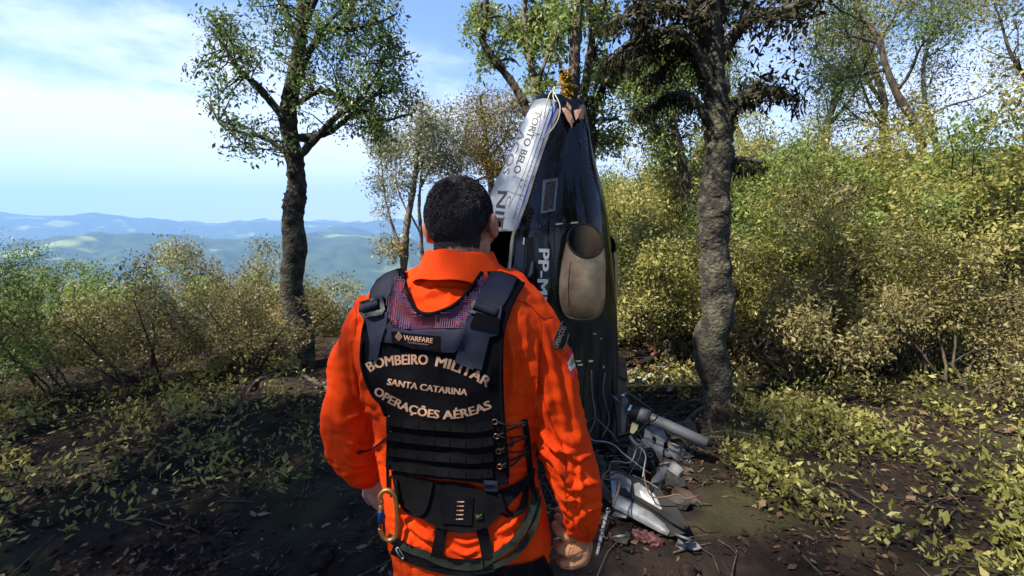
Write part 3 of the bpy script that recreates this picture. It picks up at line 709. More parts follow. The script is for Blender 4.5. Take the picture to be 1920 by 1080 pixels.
def lettering(name, text, base, height, bvh, mat, parent, bold=0.02, offset=0.0012, flip=1, taut=0, rise=0.0, maxjump=0.12):
    """words laid along a baseline of photograph pixels on the surface under it, as a thin print"""
    global CAPH
    if CAPH is None: CAPH = max(v[1] for v in glyphs('H')[0])
    V, F = glyphs(text, 0.0); LIFT = [0.0]*len(V)
    if bold > .010:                                   # heavy face: two more prints beside the first, each a hair higher
        n0 = len(V); V0, F0 = V, F
        for c_, (dx, dy) in enumerate(((-1, -.4), (1, -.4), (-1, .4), (1, .4)), 1):
            V = V+[(x+dx*bold, y+dy*bold) for x, y in V0]; F = F+[tuple(i+c_*n0 for i in f) for f in F0]
    # break long edges so that the print follows the surface
    bm_ = bmesh.new(); n3 = len(V)//5 if bold > .010 else len(V); vv = [bm_.verts.new((x, y, (k//n3)*1e-4)) for k, (x, y) in enumerate(V)]
    for f in F:
        try: bm_.faces.new([vv[i] for i in f])
        except ValueError: pass
    bmesh.ops.triangulate(bm_, faces=bm_.faces)
    for _ in range(2):
        lo = [e for e in bm_.edges if e.calc_length() > 0.22]
        if lo: bmesh.ops.subdivide_edges(bm_, edges=lo, cuts=1); bmesh.ops.triangulate(bm_, faces=bm_.faces)
    bm_.verts.index_update(); V = [(v.co.x, v.co.y) for v in bm_.verts]; LIFT = [v.co.z for v in bm_.verts]; F = [tuple(v.index for v in f.verts) for f in bm_.faces]; bm_.free()
    x0 = min(v[0] for v in V); x1 = max(v[0] for v in V)
    bl = np.array(smooth_path(base, 8) if len(base) > 2 else base, float); seg = np.hypot(*(bl[1:]-bl[:-1]).T); cum = np.concatenate([[0], np.cumsum(seg)])
    pts = []
    for x, y in V:
        s_ = (x-x0)/(x1-x0)*cum[-1]; i = min(int(np.searchsorted(cum, s_, side='right')-1), len(seg)-1); i = max(i, 0)
        f = (s_-cum[i])/seg[i]; p = bl[i]+(bl[i+1]-bl[i])*f
        a = bl[max(i-2, 0)]; b2 = bl[min(i+3, len(bl)-1)]; d = (b2-a)/np.hypot(*(b2-a)); up = np.array([d[1], -d[0]])
        pts.append(tuple(p+up*(y/CAPH*height+rise)))
    t = drape(bvh, pts, F, offset, taut, maxjump)
    W = [ORIGIN+ray(*p).normalized()*(q-l_*1.6) for p, q, l_ in zip(pts, t, LIFT)]
    FF = []
    for f in F:
        a, b2, c2 = (pts[i] for i in f)
        FF.append(f if (b2[0]-a[0])*(c2[1]-a[1])-(c2[0]-a[0])*(b2[1]-a[1]) < 0 else (f[0], f[2], f[1]))
    return mk(name, W, FF, mat, parent)
def band(path, width, n=5):
    """outline polygon of a strap of a given pixel width along a pixel path"""
    p = [np.array(q) for q in (smooth_path(path, n) if len(path) > 2 else path)]; wd = width if hasattr(width, '__len__') else (width, width)
    Lh = []; Rh = []
    for i, q in enumerate(p):
        d = p[min(i+1, len(p)-1)]-p[max(i-1, 0)]; d = d/(np.hypot(*d)+1e-9); nn = np.array([-d[1], d[0]]); w_ = (wd[0]+(wd[1]-wd[0])*i/(len(p)-1))/2
        Lh.append(tuple(q+nn*w_)); Rh.append(tuple(q-nn*w_))
    return Lh+Rh[::-1]
def cord(name, path, r, bvh, mat, parent, lift=None, n=5, sides=6, jump=.12):
    """round cord along photograph pixels, resting on the surface"""
    p = [tuple(q) for q in (smooth_path(path, n) if len(path) > 2 else path)]
    t = drape(bvh, p, [(i, i+1) for i in range(len(p)-1)], r*0.9 if lift is None else lift, 3, jump)
    return tubes(name, [([ORIGIN+ray(*q).normalized()*s_ for q, s_ in zip(p, t)], r)], mat, parent, sides)
# ============================================================ the man in the orange coverall
ORANGE = material('orange_coverall', (0.88, 0.066, 0.003), 0.8, var=(0.68, 0.042, 0.003), scale=6, detail=8, bump=0.0014, bscale=420, spec=0.12)
SEAM = material('orange_seam', (0.36, 0.026, 0.004), 0.85, spec=0.2)
SKIN = material('skin', (0.46, 0.19, 0.115), 0.5, var=(0.38, 0.14, 0.085), scale=14, bump=0.0006, bscale=300)
HAIR = leaf_material('hair', [(0.011, 0.0095, 0.010), (0.027, 0.024, 0.025), (0.056, 0.050, 0.052), (0.14, 0.128, 0.13)], 0.0, 0.62, 0.22)
SCALP = material('scalp', (0.011, 0.009, 0.009), 0.8)
NAVY = material('vest_black', (0.0028, 0.0027, 0.0042), 0.9, var=(0.0050, 0.0048, 0.0072), scale=30, bump=0.0012, bscale=700, spec=0.10)
STRAP = material('strap_navy', (0.010, 0.012, 0.026), 0.75, var=(0.014, 0.017, 0.036), scale=25, bump=0.0008, bscale=600, spec=0.3, stretch=(1, 1, .3))
PLASTIC = material('black_plastic', (0.010, 0.010, 0.013), 0.5, spec=0.5, rvar=.2)
MESHM = material('mesh_purple', (0.055, 0.022, 0.055), 0.8, spec=0.3)
HARN = material('harness_black', (0.0045, 0.0042, 0.0048), 0.9, var=(0.008, 0.0075, 0.008), scale=40, bump=0.001, bscale=500, spec=0.10)
GREENW = material('webbing_dark_green', (0.013, 0.018, 0.011), 0.85, var=(0.024, 0.030, 0.018), scale=60, bump=0.001, bscale=500, spec=0.2)
PRINT = material('print_beige', (0.54, 0.31, 0.20), 0.85, var=(0.38, 0.22, 0.14), scale=45, bump=0.0005, bscale=800)
PRINT_DIM = material('print_grey_beige', (0.30, 0.20, 0.16), 0.75)
GLOVE = material('glove_leather', (0.50, 0.24, 0.11), 0.75, var=(0.30, 0.125, 0.055), scale=22, bump=0.0025, bscale=120, spec=0.25)
GLOVE_PALE = material('glove_leather_pale', (0.50, 0.33, 0.24), 0.75, var=(0.40, 0.24, 0.17), scale=25, bump=0.002, bscale=120, spec=0.25)
GSEAM = material('glove_stitch', (0.16, 0.075, 0.035), .8)
BRASS = material('brass_worn', (0.60, 0.36, 0.12), 0.35, metal=0.9, var=(0.42, 0.22, 0.07), scale=40, rvar=.2)
STEELM = material('steel_bright', (0.62, 0.62, 0.62), 0.3, metal=1.0)
BLUEM = material('blue_anodised', (0.010, 0.035, 0.14), 0.4, metal=0.4)
RUBBER = material('boot_black', (0.012, 0.011, 0.010), 0.7)

Yb = 1.15; YAW = math.radians(11); cy_, sy_ = math.cos(YAW), math.sin(YAW)
man = thing('person', 'person seen from behind in an orange coverall and black vest facing the wreck', 'person', (P(865, 1000, Yb).x, Yb, 0))
def torso_ring(py, xl, xr, dep, dy=0.0, n=2.5, sides=36):
    c = P((xl+xr)/2, py, Yb+dy); a = (P(xr, py, Yb+dy)-P(xl, py, Yb+dy)).length/2/cy_; o = []
    for k in range(sides):
        u, v = sup(2*math.pi*k/sides, n); u *= a; v *= dep
        o.append(Vector((c.x+u*cy_+v*sy_, c.y-u*sy_+v*cy_, c.z)))
    return o
torso = ring_loft([torso_ring(*q) for q in ((488, 806, 926, .060, .03, 2.0), (504, 770, 950, .070, .03, 2.1), (522, 722, 988, .085, .025, 2.2), (548, 690, 1016, .105, .015, 2.3), (585, 672, 1030, .124, .005), (630, 668, 1030, .132, 0), (690, 672, 1020, .132, 0),
    (750, 688, 1010, .126, 0), (810, 704, 1003, .120, 0), (865, 716, 1003, .120, 0), (920, 724, 1012, .130, -.01), (975, 732, 1024, .142, -.02), (1025, 738, 1028, .142, -.02), (1065, 748, 1020, .125, -.01), (1100, 780, 990, .09, 0))])
def limb(pts, Yc, rp, n=3, flat=1.0):
    """tube through pixels (x, y) at distances Yc with pixel radii rp"""
    q = [(*P(x, y, yy), r/FPX*yy) for (x, y), yy, r in zip(pts, Yc, rp)]
    s_ = smooth_path(q, n); return capsule([Vector(v[:3]) for v in s_], [v[3] for v in s_], 20)
R_ARM = ([(985, 600), (1012, 645), (1030, 710), (1048, 780), (1062, 845), (1078, 900), (1086, 945), (1090, 985)], [1.115, 1.11, 1.10, 1.09, 1.08, 1.08, 1.09, 1.10], [52, 53, 52, 53, 53, 49, 43, 32])
L_ARM = ([(702, 600), (676, 655), (658, 720), (652, 785), (658, 835), (676, 868), (690, 882)], [1.20, 1.215, 1.22, 1.225, 1.24, 1.27, 1.30], [50, 50, 49, 48, 47, 42, 33])
def leg(x0, x1):
    hip = P(x0, 1040, Yb); pts = [hip+Vector((0, -.01, .02)), hip+Vector((0, 0, -.16))]
    pts += [Vector((hip.x+x1*.4, Yb+.02, .48)), Vector((hip.x+x1, Yb+.01, .28)), Vector((hip.x+x1, Yb-.01, .07))]
    return pts, [.098, .095, .078, .070, .066]
pieces = [torso, limb(*R_ARM), limb(*L_ARM), capsule(*leg(808, -.02), 20), capsule(*leg(955, .02), 20)]
cover = fuse('coverall', pieces, 0.0052, 11, 0.55)
# cloth folds
Vc = coords(cover); Nc = normals(cover); px = px_of(Vc)
warp = np.stack([cnoise(Vc, .16, 1), cnoise(Vc, .16, 2), cnoise(Vc, .16, 3)], 1)*.022
soft = cnoise(Vc+warp, .10, 4, (1, 1, .55))
Vc += Nc*(0.0050*soft+0.0018*cnoise(Vc+warp, .04, 5, (1, 1, .7)))[:, None]
ridge = np.zeros(len(Vc))      # sharp little creases where the cloth bunches
for cx, cy, rr in ((1065, 860, 55), (1085, 965, 45), (680, 845, 45), (975, 850, 45), (800, 1005, 70), (955, 1000, 60), (1005, 730, 42), (690, 735, 40), (830, 550, 45)):
    ridge += np.exp(-((px[:, 0]-cx)**2+(px[:, 1]-cy)**2)/(2*(rr*.7)**2))
rn = 1-np.abs(cnoise(Vc+warp*1.6, .075, 15, (1, 1, .8))); rn2 = 1-np.abs(cnoise(Vc+warp, .045, 16))
Vc += Nc*((np.clip(ridge, 0, 1)*(.0060*np.clip(rn, 0, 1)**4+.0028*np.clip(rn2, 0, 1)**4)))[:, None]
facing = np.clip(-(Nc*((Vc-np.array(ORIGIN))/np.linalg.norm(Vc-np.array(ORIGIN), axis=1)[:, None])).sum(1), 0, 1)
def fold(poly, wd, amp, groove=False):
    """a ridge (or groove) in the cloth along a pixel path"""
    global Vc
    if not groove: wd *= .85; amp *= 1.7
    d, al = seg_dist(px, smooth_path(poly, 5) if len(poly) > 2 else poly); tt = d/wd; taper = np.sin(np.pi*np.clip(al, .03, .97))**.5
    prof = np.exp(-tt**2) if groove else (np.exp(-tt**2)-0.55*np.exp(-((tt-1.5)/.8)**2))
    Vc = Vc+Nc*(amp*prof*taper*np.sqrt(facing))[:, None]
for poly, wd, amp in (([(1020, 610), (1040, 700), (1062, 800)], 9, .006), ([(1065, 660), (1072, 740), (1092, 830)], 8, .005), ([(1010, 800), (1040, 838), (1080, 850)], 7, .010), ([(1012, 835), (1045, 868), (1065, 900)], 7, .009),
                      ([(1112, 850), (1085, 862), (1062, 850)], 6, .006), ([(1122, 905), (1095, 905), (1070, 915)], 7, .007), ([(1035, 905), (1060, 930), (1085, 935)], 6, .007), ([(1128, 945), (1098, 955), (1070, 985)], 6, .007), ([(1050, 950), (1075, 965), (1100, 1000)], 5, .006), ([(1088, 860), (1085, 915), (1093, 970)], 6, .006),
                      ([(1005, 640), (1000, 700), (1003, 770)], 9, .009), ([(955, 620), (965, 700), (960, 770)], 9, .006), ([(985, 600), (990, 680), (985, 740)], 7, .005), ([(945, 800), (965, 790), (1000, 795)], 7, .007), ([(950, 850), (975, 842), (1000, 850)], 6, .005), ([(955, 885), (985, 880), (1003, 868)], 6, .005),
                      ([(690, 690), (684, 730), (700, 757)], 8, .009), ([(662, 640), (668, 720), (690, 770)], 8, .006), ([(660, 780), (690, 770), (705, 780)], 7, .007), ([(660, 830), (690, 840), (715, 832)], 7, .008), ([(655, 870), (685, 868), (715, 862)], 6, .006),
                      ([(765, 985), (800, 1010), (835, 1018)], 7, .007), ([(745, 950), (770, 985), (810, 1005)], 6, .005), ([(930, 1000), (955, 985), (985, 950)], 7, .006), ([(940, 1020), (975, 1005), (1010, 970)], 6, .006), ([(850, 1010), (875, 1018), (900, 1010)], 6, .004), ([(845, 1030), (870, 1040), (895, 1032)], 6, .005),
                      ([(790, 560), (830, 548), (880, 545)], 7, .004), ([(780, 540), (820, 530), (880, 530)], 5, .0025), ([(670, 590), (660, 610), (662, 650)], 6, .004)):
    fold(poly, wd, amp)
for poly in ([(958, 563), (985, 568), (1003, 582), (1016, 608)], [(1003, 582), (1022, 600), (1045, 585)], [(1016, 608), (1012, 680), (1010, 730), (1003, 795)], [(1012, 715), (1028, 780), (1050, 830), (1060, 860), (1060, 900)]):
    fold(poly, 3.0, -.0035, True)
set_coords(cover, Vc); 
suit = link('coverall', cover, ORANGE, man, True)
B0 = bvh_of([suit])
for poly in ([(958, 563), (985, 568), (1003, 582), (1016, 608)], [(1016, 608), (1012, 680), (1010, 730), (1004, 790)], [(1012, 715), (1028, 780), (1050, 830), (1060, 862), (1058, 900), (1064, 960)], [(1098, 985), (1103, 1000), (1101, 1018)], [(664, 568), (668, 590), (664, 640)], [(1003, 582), (1020, 597), (1040, 592)]):
    cord('seam', poly, .0011, B0, SEAM, suit, lift=.0003, jump=.3)

# head, neck, ears and the body under the clothes: one continuous skin
HC = Vector((P(864, 400, 1.19).x, 1.19, 1.652)); HR = Matrix.Rotation(math.radians(-14), 3, 'Z') @ Matrix.Rotation(math.radians(-5), 3, 'Y') @ Matrix.Rotation(math.radians(-9), 3, 'X')
def hl(*p): return HC+HR @ Vector(p)
def hb(c, r, extra=None): return ball(hl(*c), r, HR if extra is None else HR @ extra, 20)
skull = [hb((0, -.005, .036), (.077, .094, .083)), hb((0, -.040, .020), (.071, .066, .078)), hb((0, .03, .01), (.071, .066, .080)), hb((0, .036, -.045), (.060, .060, .066)), hb((0, .072, -.093), (.027, .024, .021)), hb((0, .103, -.026), (.014, .019, .017)), hb((0, .095, -.005), (.009, .012, .025)),
         hb((0, .085, .022), (.050, .018, .012)), hb((0, .093, -.060), (.023, .011, .010)), hb((.044, .012, -.055), (.020, .04, .034)), hb((-.044, .012, -.055), (.020, .04, .034)), hb((.048, .055, -.022), (.018, .026, .016)), hb((-.048, .055, -.022), (.018, .026, .016))]
for s_ in (-1, 1):
    eR = Matrix.Rotation(math.radians(-24*s_), 3, 'Z') @ Matrix.Rotation(math.radians(8), 3, 'X')
    skull += [hb((s_*.087, -.008, -.004), (.0065, .017, .030), eR), hb((s_*.080, .004, -.018), (.012, .010, .018), eR), hb((s_*.091, -.015, .004), (.005, .011, .021), eR)]
ncap = capsule([hl(0, -.022, -.03), hl(0, -.030, -.09), Vector((HC.x-.002, 1.165, 1.49)), Vector((HC.x, 1.16, 1.36))], [.056, .056, .060, .075], 20)
inner = [capsule([P(840, 640, 1.17), P(850, 760, 1.16), P(870, 950, 1.15)], [.10, .09, .10], 20), limb(R_ARM[0], R_ARM[1], [r*.6 for r in R_ARM[2]]), limb(L_ARM[0], L_ARM[1], [r*.6 for r in L_ARM[2]]), capsule(leg(808, -.02)[0], [.07, .07, .055, .045, .04], 16), capsule(leg(955, .02)[0], [.07, .07, .055, .045, .04], 16),
         capsule([P(720, 600, 1.2), P(840, 580, 1.17), P(980, 600, 1.12)], [.05, .07, .05], 16)]
bodym = fuse('body', skull+[ncap]+inner, 0.0038, 3, 0.5)
body = link('body', bodym, SKIN, man, True)
# collar: a folded band round the neck, open at the throat
def collar():
    V = []; F = []; n = 40; rows = 7; c0 = Vector((HC.x+.001, 1.163, 0))
    prof = [(.074, .070, 1.586), (.078, .075, 1.603), (.083, .080, 1.600), (.092, .090, 1.583), (.102, .101, 1.564), (.113, .112, 1.546), (.118, .118, 1.538)]
    for j in range(rows):
        a, d, z = prof[j]
        for k in range(n+1):
            th = math.radians(-90-158+316*k/n)      # -90 degrees points to the camera
            x, y = a*math.cos(th), d*math.sin(th); front = max(0, math.sin(th))
            zz = z-.055*front-.018*abs(math.cos(th))**2*(j/6) + .0025*math.sin(th*7+j*.8) + .002*math.sin(th*3+1)
            zz -= .012*(k/n-.5)
            V.append(Vector((c0.x+x*cy_+y*sy_*1, c0.y-x*sy_*.6+y, zz)))
    for j in range(rows-1):
        for k in range(n): F.append((j*(n+1)+k, j*(n+1)+k+1, (j+1)*(n+1)+k+1, (j+1)*(n+1)+k))
    return V, F
cv, cf = collar(); col = mk('collar', cv, cf, ORANGE, suit, True)
md = col.modifiers.new('thick', 'SOLIDIFY'); md.thickness = .003; md.offset = 1
md = col.modifiers.new('round', 'SUBSURF'); md.levels = 1; md.render_levels = 1

# short greying hair: a dark scalp cap and thousands of strands
me = bodym; Vb = coords(me); Nb = normals(me); loc = (Vb-np.array(HC))@np.array(HR)     # head-local coordinates
x_, y_, z_ = loc.T
azm = np.degrees(np.arctan2(np.abs(x_), -y_))                      # 0 at the back of the head, 90 at the ears
line = np.where(azm < 55, -.060+.000*azm, np.where(azm < 78, -.060+(azm-55)/23*.054, np.where(azm < 100, .012+(azm-78)/22*.012, np.where(azm < 125, .005+(azm-100)/25*.03, .052))))
jit = .004*cnoise(Vb, .02, 9)
hm_ = (z_ > line+jit) & (np.abs(x_) < .0795) & (z_ > -.09)
cap_faces = [tuple(p.vertices) for p in me.polygons if all(hm_[i] for i in p.vertices)]
idx = sorted({i for f in cap_faces for i in f}); rem = {i: k for k, i in enumerate(idx)}
hair = mk('hair', [Vb[i]+Nb[i]*.0022 for i in idx], [tuple(rem[i] for i in f) for f in cap_faces], SCALP, man, True)
fa = np.array([[f[0], f[1], f[2], f[3] if len(f) > 3 else f[2]] for f in cap_faces]); rg = np.random.default_rng(3)
cen = Vb[fa].mean(1); keep = rg.integers(0, len(fa), 80000); u_ = rg.uniform(0, 1, (len(keep), 2))
q = fa[keep]; base = (Vb[q[:, 0]]*(1-u_[:, :1])+Vb[q[:, 1]]*u_[:, :1])*(1-u_[:, 1:])+(Vb[q[:, 3]]*(1-u_[:, :1])+Vb[q[:, 2]]*u_[:, :1])*u_[:, 1:]
nn = Nb[q].mean(1); nn /= np.linalg.norm(nn, axis=1)[:, None]
whorl = np.array(hl(.012, -.062, .082)); away = base-whorl; dist = np.linalg.norm(away, axis=1)[:, None]; away /= dist+1e-6
away -= nn*(away*nn).sum(1)[:, None]; away /= np.linalg.norm(away, axis=1)[:, None]+1e-6
swirl = np.cross(nn, away); zz = (base-np.array(HC))@np.array(HR)[:, 2]
ln_ = np.clip(.0050+.06*np.clip(zz+.02, 0, .13), .0055, .0130)[:, None]*rg.uniform(.7, 1.25, (len(keep), 1))
dd = nn*rg.uniform(.22, .46, (len(keep), 1))+away*.75+swirl*.30*np.exp(-dist/.05)+rg.normal(size=(len(keep), 3))*.13+np.stack([cnoise(base, .022, 21), cnoise(base, .022, 22), cnoise(base, .022, 23)], 1)*.05; dd /= np.linalg.norm(dd, axis=1)[:, None]
sd = np.cross(dd, rg.normal(size=(len(keep), 3))); sd /= np.linalg.norm(sd, axis=1)[:, None]; wd_ = .00062*rg.uniform(.7, 1.3, (len(keep), 1))
mid = base+dd*ln_*.55+nn*.0008; tip = base+dd*ln_-nn*ln_*.10
HV = np.stack([base-sd*wd_, base+sd*wd_, mid+sd*wd_, tip, mid-sd*wd_], 1).reshape(-1, 3); HF = np.arange(len(keep)*5).reshape(-1, 5)
lock = np.clip(.36+.18*cnoise(base, .016, 24, (1, 1, .5)), 0, .66); grey = np.clip(lock+rg.normal(0, .10, len(keep)), 0, .7); grey = np.where(rg.uniform(0, 1, len(keep)) > .90, rg.uniform(.72, .95, len(keep)), grey)
strands = link('hair_strands', np_mesh('hair_strands', HV, HF, np.repeat(grey, 5)), HAIR, hair); tag(strands, kind='stuff')

# sunglasses
GLASSM = material('dark_lens', (0.006, 0.006, 0.008), 0.12, spec=0.6)
gl = tubes('sunglasses', [([hl(.083, -.014, .006), hl(.085, .01, .014), hl(.084, .06, .014), hl(.072, .098, .012), hl(.04, .112, .014), hl(0, .118, .012), hl(-.04, .112, .014), hl(-.072, .098, .012), hl(-.084, .06, .014), hl(-.085, .01, .014), hl(-.083, -.014, .006)], [.0022, .003, .0035, .004, .003, .0022, .003, .004, .0035, .003, .0022])], PLASTIC, man, 8)
for s_ in (-1, 1):
    gv, gf = ball((0, 0, 0), (.031, .006, .021), None, 14); rr = HR @ Matrix.Rotation(math.radians(-24*s_), 3, 'Z')
    mk('lens', [hl(s_*.042, .106, .000)+rr @ v for v in gv], gf, GLASSM, gl, True)

# gloves: palm, four fingers and a thumb in one leather surface
def glove(name, wrist, palm, fingers, rw, mat, parent):
    pc = [capsule([wrist, wrist.lerp(palm[0], .6), palm[0]], [rw*.95, rw*.9, rw], 16), capsule([palm[0], palm[1]], [rw*1.0, rw*.86], 16), capsule([palm[0], palm[2]], [rw*.98, rw*.82], 16)]
    for pts, r in fingers: pc.append(capsule(pts, r, 12))
    return link(name, fuse(name, pc, .0026, 3, .5), mat, parent, True)
def gp(*a): return [P(x, y, yy) for x, y, yy in a]
nape = np.where((z_ > line-.016+jit) & (z_ <= line+.004+jit) & (np.abs(x_) < .074) & (y_ < .02) & (z_ > -.095))[0]; nape = rg.choice(nape, 1500) if len(nape) else nape      # stubble fading out at the neckline
bn = Vb[nape]; nv = Nb[nape]; dn_ = np.array([0, 0, -1.0])+nv*.45+rg.normal(size=bn.shape)*.2; bn = bn+rg.normal(size=bn.shape)*.0012; sn = np.cross(dn_, nv); sn /= np.linalg.norm(sn, axis=1)[:, None]+1e-9
ln2 = rg.uniform(.002, .0045, (len(nape), 1)); SV = np.stack([bn-sn*.00035+nv*.0004, bn+sn*.00035+nv*.0004, bn+dn_*ln2+nv*.0006], 1).reshape(-1, 3)
tag(link('nape_stubble', np_mesh('nape_stubble', SV, np.arange(len(SV)).reshape(-1, 3), np.repeat(rg.uniform(0, .5, len(nape)), 3)), HAIR, hair), kind='stuff')
rg_ = glove('glove', P(1094, 1000, 1.10), gp((1094, 1022, 1.10), (1090, 1046, 1.09), (1082, 1018, 1.12)),
      [(gp((1088, 1050, 1.085), (1070, 1056, 1.082), (1056, 1054, 1.088), (1050, 1050, 1.10)), [.0165, .0155, .0145, .012]), (gp((1084, 1034, 1.085), (1066, 1034, 1.078), (1052, 1028, 1.085), (1045, 1020, 1.10)), [.0165, .016, .0145, .012]),
       (gp((1078, 1010, 1.10), (1062, 1004, 1.09), (1048, 994, 1.095), (1042, 985, 1.11)), [.016, .0155, .014, .012]), (gp((1076, 998, 1.13), (1062, 990, 1.125), (1052, 978, 1.13), (1046, 970, 1.14)), [.015, .0145, .013, .011]), (gp((1080, 1000, 1.15), (1064, 984, 1.165), (1052, 966, 1.17), (1047, 958, 1.175)), [.017, .0155, .014, .011])], .0235, GLOVE, man)
BGL = bvh_of([rg_])
for pth in ([(1108, 1018), (1104, 1040), (1090, 1058), (1060, 1064)], [(1098, 1030), (1076, 1040), (1056, 1042), (1044, 1032)], [(1080, 1018), (1062, 1012), (1046, 1002)], [(1070, 1026), (1066, 1038), (1070, 1048)]): cord('glove_seam', pth, .0010, BGL, GSEAM, rg_, lift=.0002, jump=.3)
tag(rg_, 'tan leather glove on the hanging right hand')
lg_ = glove('glove', P(690, 888, 1.30), gp((697, 908, 1.31), (706, 930, 1.32), (712, 915, 1.33)),
      [(gp((705, 934, 1.32), (713, 948, 1.33), (722, 957, 1.35)), [.0155, .0145, .012]), (gp((698, 928, 1.34), (706, 944, 1.36), (714, 952, 1.38)), [.0155, .0145, .012]), (gp((712, 928, 1.33), (722, 940, 1.34), (732, 946, 1.36)), [.015, .0145, .012]), (gp((716, 918, 1.35), (728, 928, 1.37), (738, 932, 1.39)), [.014, .013, .011]), (gp((690, 908, 1.35), (688, 926, 1.38), (694, 940, 1.41)), [.016, .015, .012])], .029, GLOVE_PALE, man)
tag(lg_, 'pale leather glove on the bent left arm')
for sx, x1 in ((808, -.02), (955, .02)):
    hp = P(sx, 1040, Yb); bx_ = hp.x+x1
    bpz = [capsule([Vector((bx_, Yb-.01, .30)), Vector((bx_, Yb-.01, .09))], [.058, .055], 16), capsule([Vector((bx_, Yb-.04, .055)), Vector((bx_, Yb+.10, .055)), Vector((bx_, Yb+.17, .045))], [.045, .048, .040], 16)]
    link('boot', fuse('boot', bpz, .006, 3), RUBBER, man, True)
# ============================================================ vest, straps, harness
VEST = [(760, 504), (745, 503), (722, 512), (705, 525), (694, 545), (688, 580), (681, 620), (677, 655), (677, 680), (684, 710), (700, 744), (713, 757), (723, 780), (725, 821), (723, 876), (744, 882), (811, 897), (884, 904), (915, 910), (950, 911), (951.5, 873), (943.7, 782), (940, 692), (942, 626), (950, 596), (963, 562), (982, 530), (968, 518), (940, 508), (905, 509),
        (886, 535), (869, 556), (852, 571), (837, 579), (808, 588), (786, 585), (769, 560), (760, 539), (758, 522)]
MESH_A = [(746, 512), (759, 524), (761, 540), (770, 562), (787, 588), (808, 590), (838, 581), (853, 573), (870, 558), (888, 537), (906, 512), (917, 514), (898, 560), (884, 590), (874, 614), (832, 619), (772, 621), (738, 614), (727, 600), (722, 570), (728, 540)]
vest = sheet('vest', VEST, B0, NAVY, man, .004, .010, 7, holes=[[(733, 542), (744, 522), (755, 530), (757, 543), (766, 565), (784, 592), (809, 595), (840, 586), (856, 577), (873, 562), (892, 541), (904, 520), (909, 522), (892, 560), (878, 588), (868, 611), (832, 615), (772, 617), (742, 610), (732, 598), (727, 570)]], taut=14, maxjump=.2)
tag(vest, 'black padded vest with beige lettering')
B1 = bvh_of([suit, col, vest])
# see-through upper back: purple mesh with real cords
MESH_A = [(746, 512), (759, 524), (761, 540), (770, 562), (787, 588), (808, 590), (838, 581), (853, 573), (870, 558), (888, 537), (906, 512), (917, 514), (898, 560), (884, 590), (874, 614), (832, 619), (772, 621), (738, 614), (727, 600), (722, 570), (728, 540)]
mp_ = sheet('mesh_panel', MESH_A, B1, MESHM, vest, .001, .0015, 7, taut=4)
bpy.data.objects.remove(mp_); mp_ = None; B1m = B1
gV = []; gF = []
def grid_line(a, b):
    run = []
    k = int(max(abs(b[0]-a[0]), abs(b[1]-a[1]))/6)
    for i in range(k+1):
        p = (a[0]+(b[0]-a[0])*i/k, a[1]+(b[1]-a[1])*i/k)
        if inside(MESH_A, *p): run.append(p)
        else:
            if len(run) > 1: emit(run)
            run = []
    if len(run) > 1: emit(run)
def emit(run):
    global gV, gF
    t_ = drape(B1m, run, [(i, i+1) for i in range(len(run)-1)], .0030, 6)
    v, f = tube_arrays([ORIGIN+ray(*q).normalized()*s_ for q, s_ in zip(run, t_)], .00125, 4, len(gV)); gV += v; gF += f
for k in range(0, 60): grid_line((715+k*4.2, 500), (700+k*4.2, 640))
for k in range(0, 34): grid_line((715, 505+k*4.0), (935, 500+k*4.0))
MESHC = material('mesh_cord', (0.11, 0.055, 0.12), 0.7)
tag(mk('mesh_cords', gV, gF, MESHC, vest), kind='stuff')
# bound edges of neckline and arm holes
for path, r in (([(750, 503), (759, 515), (759, 530), (764, 550), (774, 572), (787, 586), (808, 589), (837, 580), (852, 572), (869, 557), (886, 536), (904, 510)], .0048), ([(982, 530), (963, 562), (950, 596), (942, 626), (940, 692), (943, 782), (951, 873), (950, 908)], .0045), ([(688, 590), (681, 620), (678, 655), (678, 680), (685, 710), (700, 742), (713, 756), (723, 780)], .004)):
    cord('edge_binding', path, r, B1m, NAVY, vest, lift=.001)
# name band under the mesh
pk = sheet('name_band', [(730, 603), (738, 614), (771, 621), (830, 619), (875, 615), (868, 640), (853, 661), (826, 661), (775, 654), (741, 644), (713, 641), (718, 620)], B1m, STRAP, vest, .001, .006, 6, taut=4, puff=.004)
B2 = bvh_of([suit, vest, pk])
pl = sheet('name_plate', [(733, 621), (826, 631), (824, 657), (776, 652), (735, 642)], B2, NAVY, vest, .0005, .0012, 6)
B3 = bvh_of([suit, vest, pk, pl])
lettering('lettering', 'WARFARE', [(756, 637.5), (811, 643.5)], 9.2, B3, PRINT, vest, .018)
lettering('lettering', 'TACTICAL EQUIPMENT', [(764, 643), (804, 647.5)], 2.3, B3, PRINT_DIM, vest, .0)
for s_, w_ in ((1.0, .0007), (.55, .0006)):
    lz = [(747.5+6.0*s_*a, 630.5+8.0*s_*b) for a, b in ((0, -1), (1, .1), (0, 1), (-1, .1), (0, -1))]
    cord('emblem', resample(lz, 3, False), w_, B3, PRINT, vest, lift=.0005)
cord('emblem', [(744, 634), (747.5, 630), (751, 634)], .0006, B3, PRINT, vest, lift=.0005, n=1)
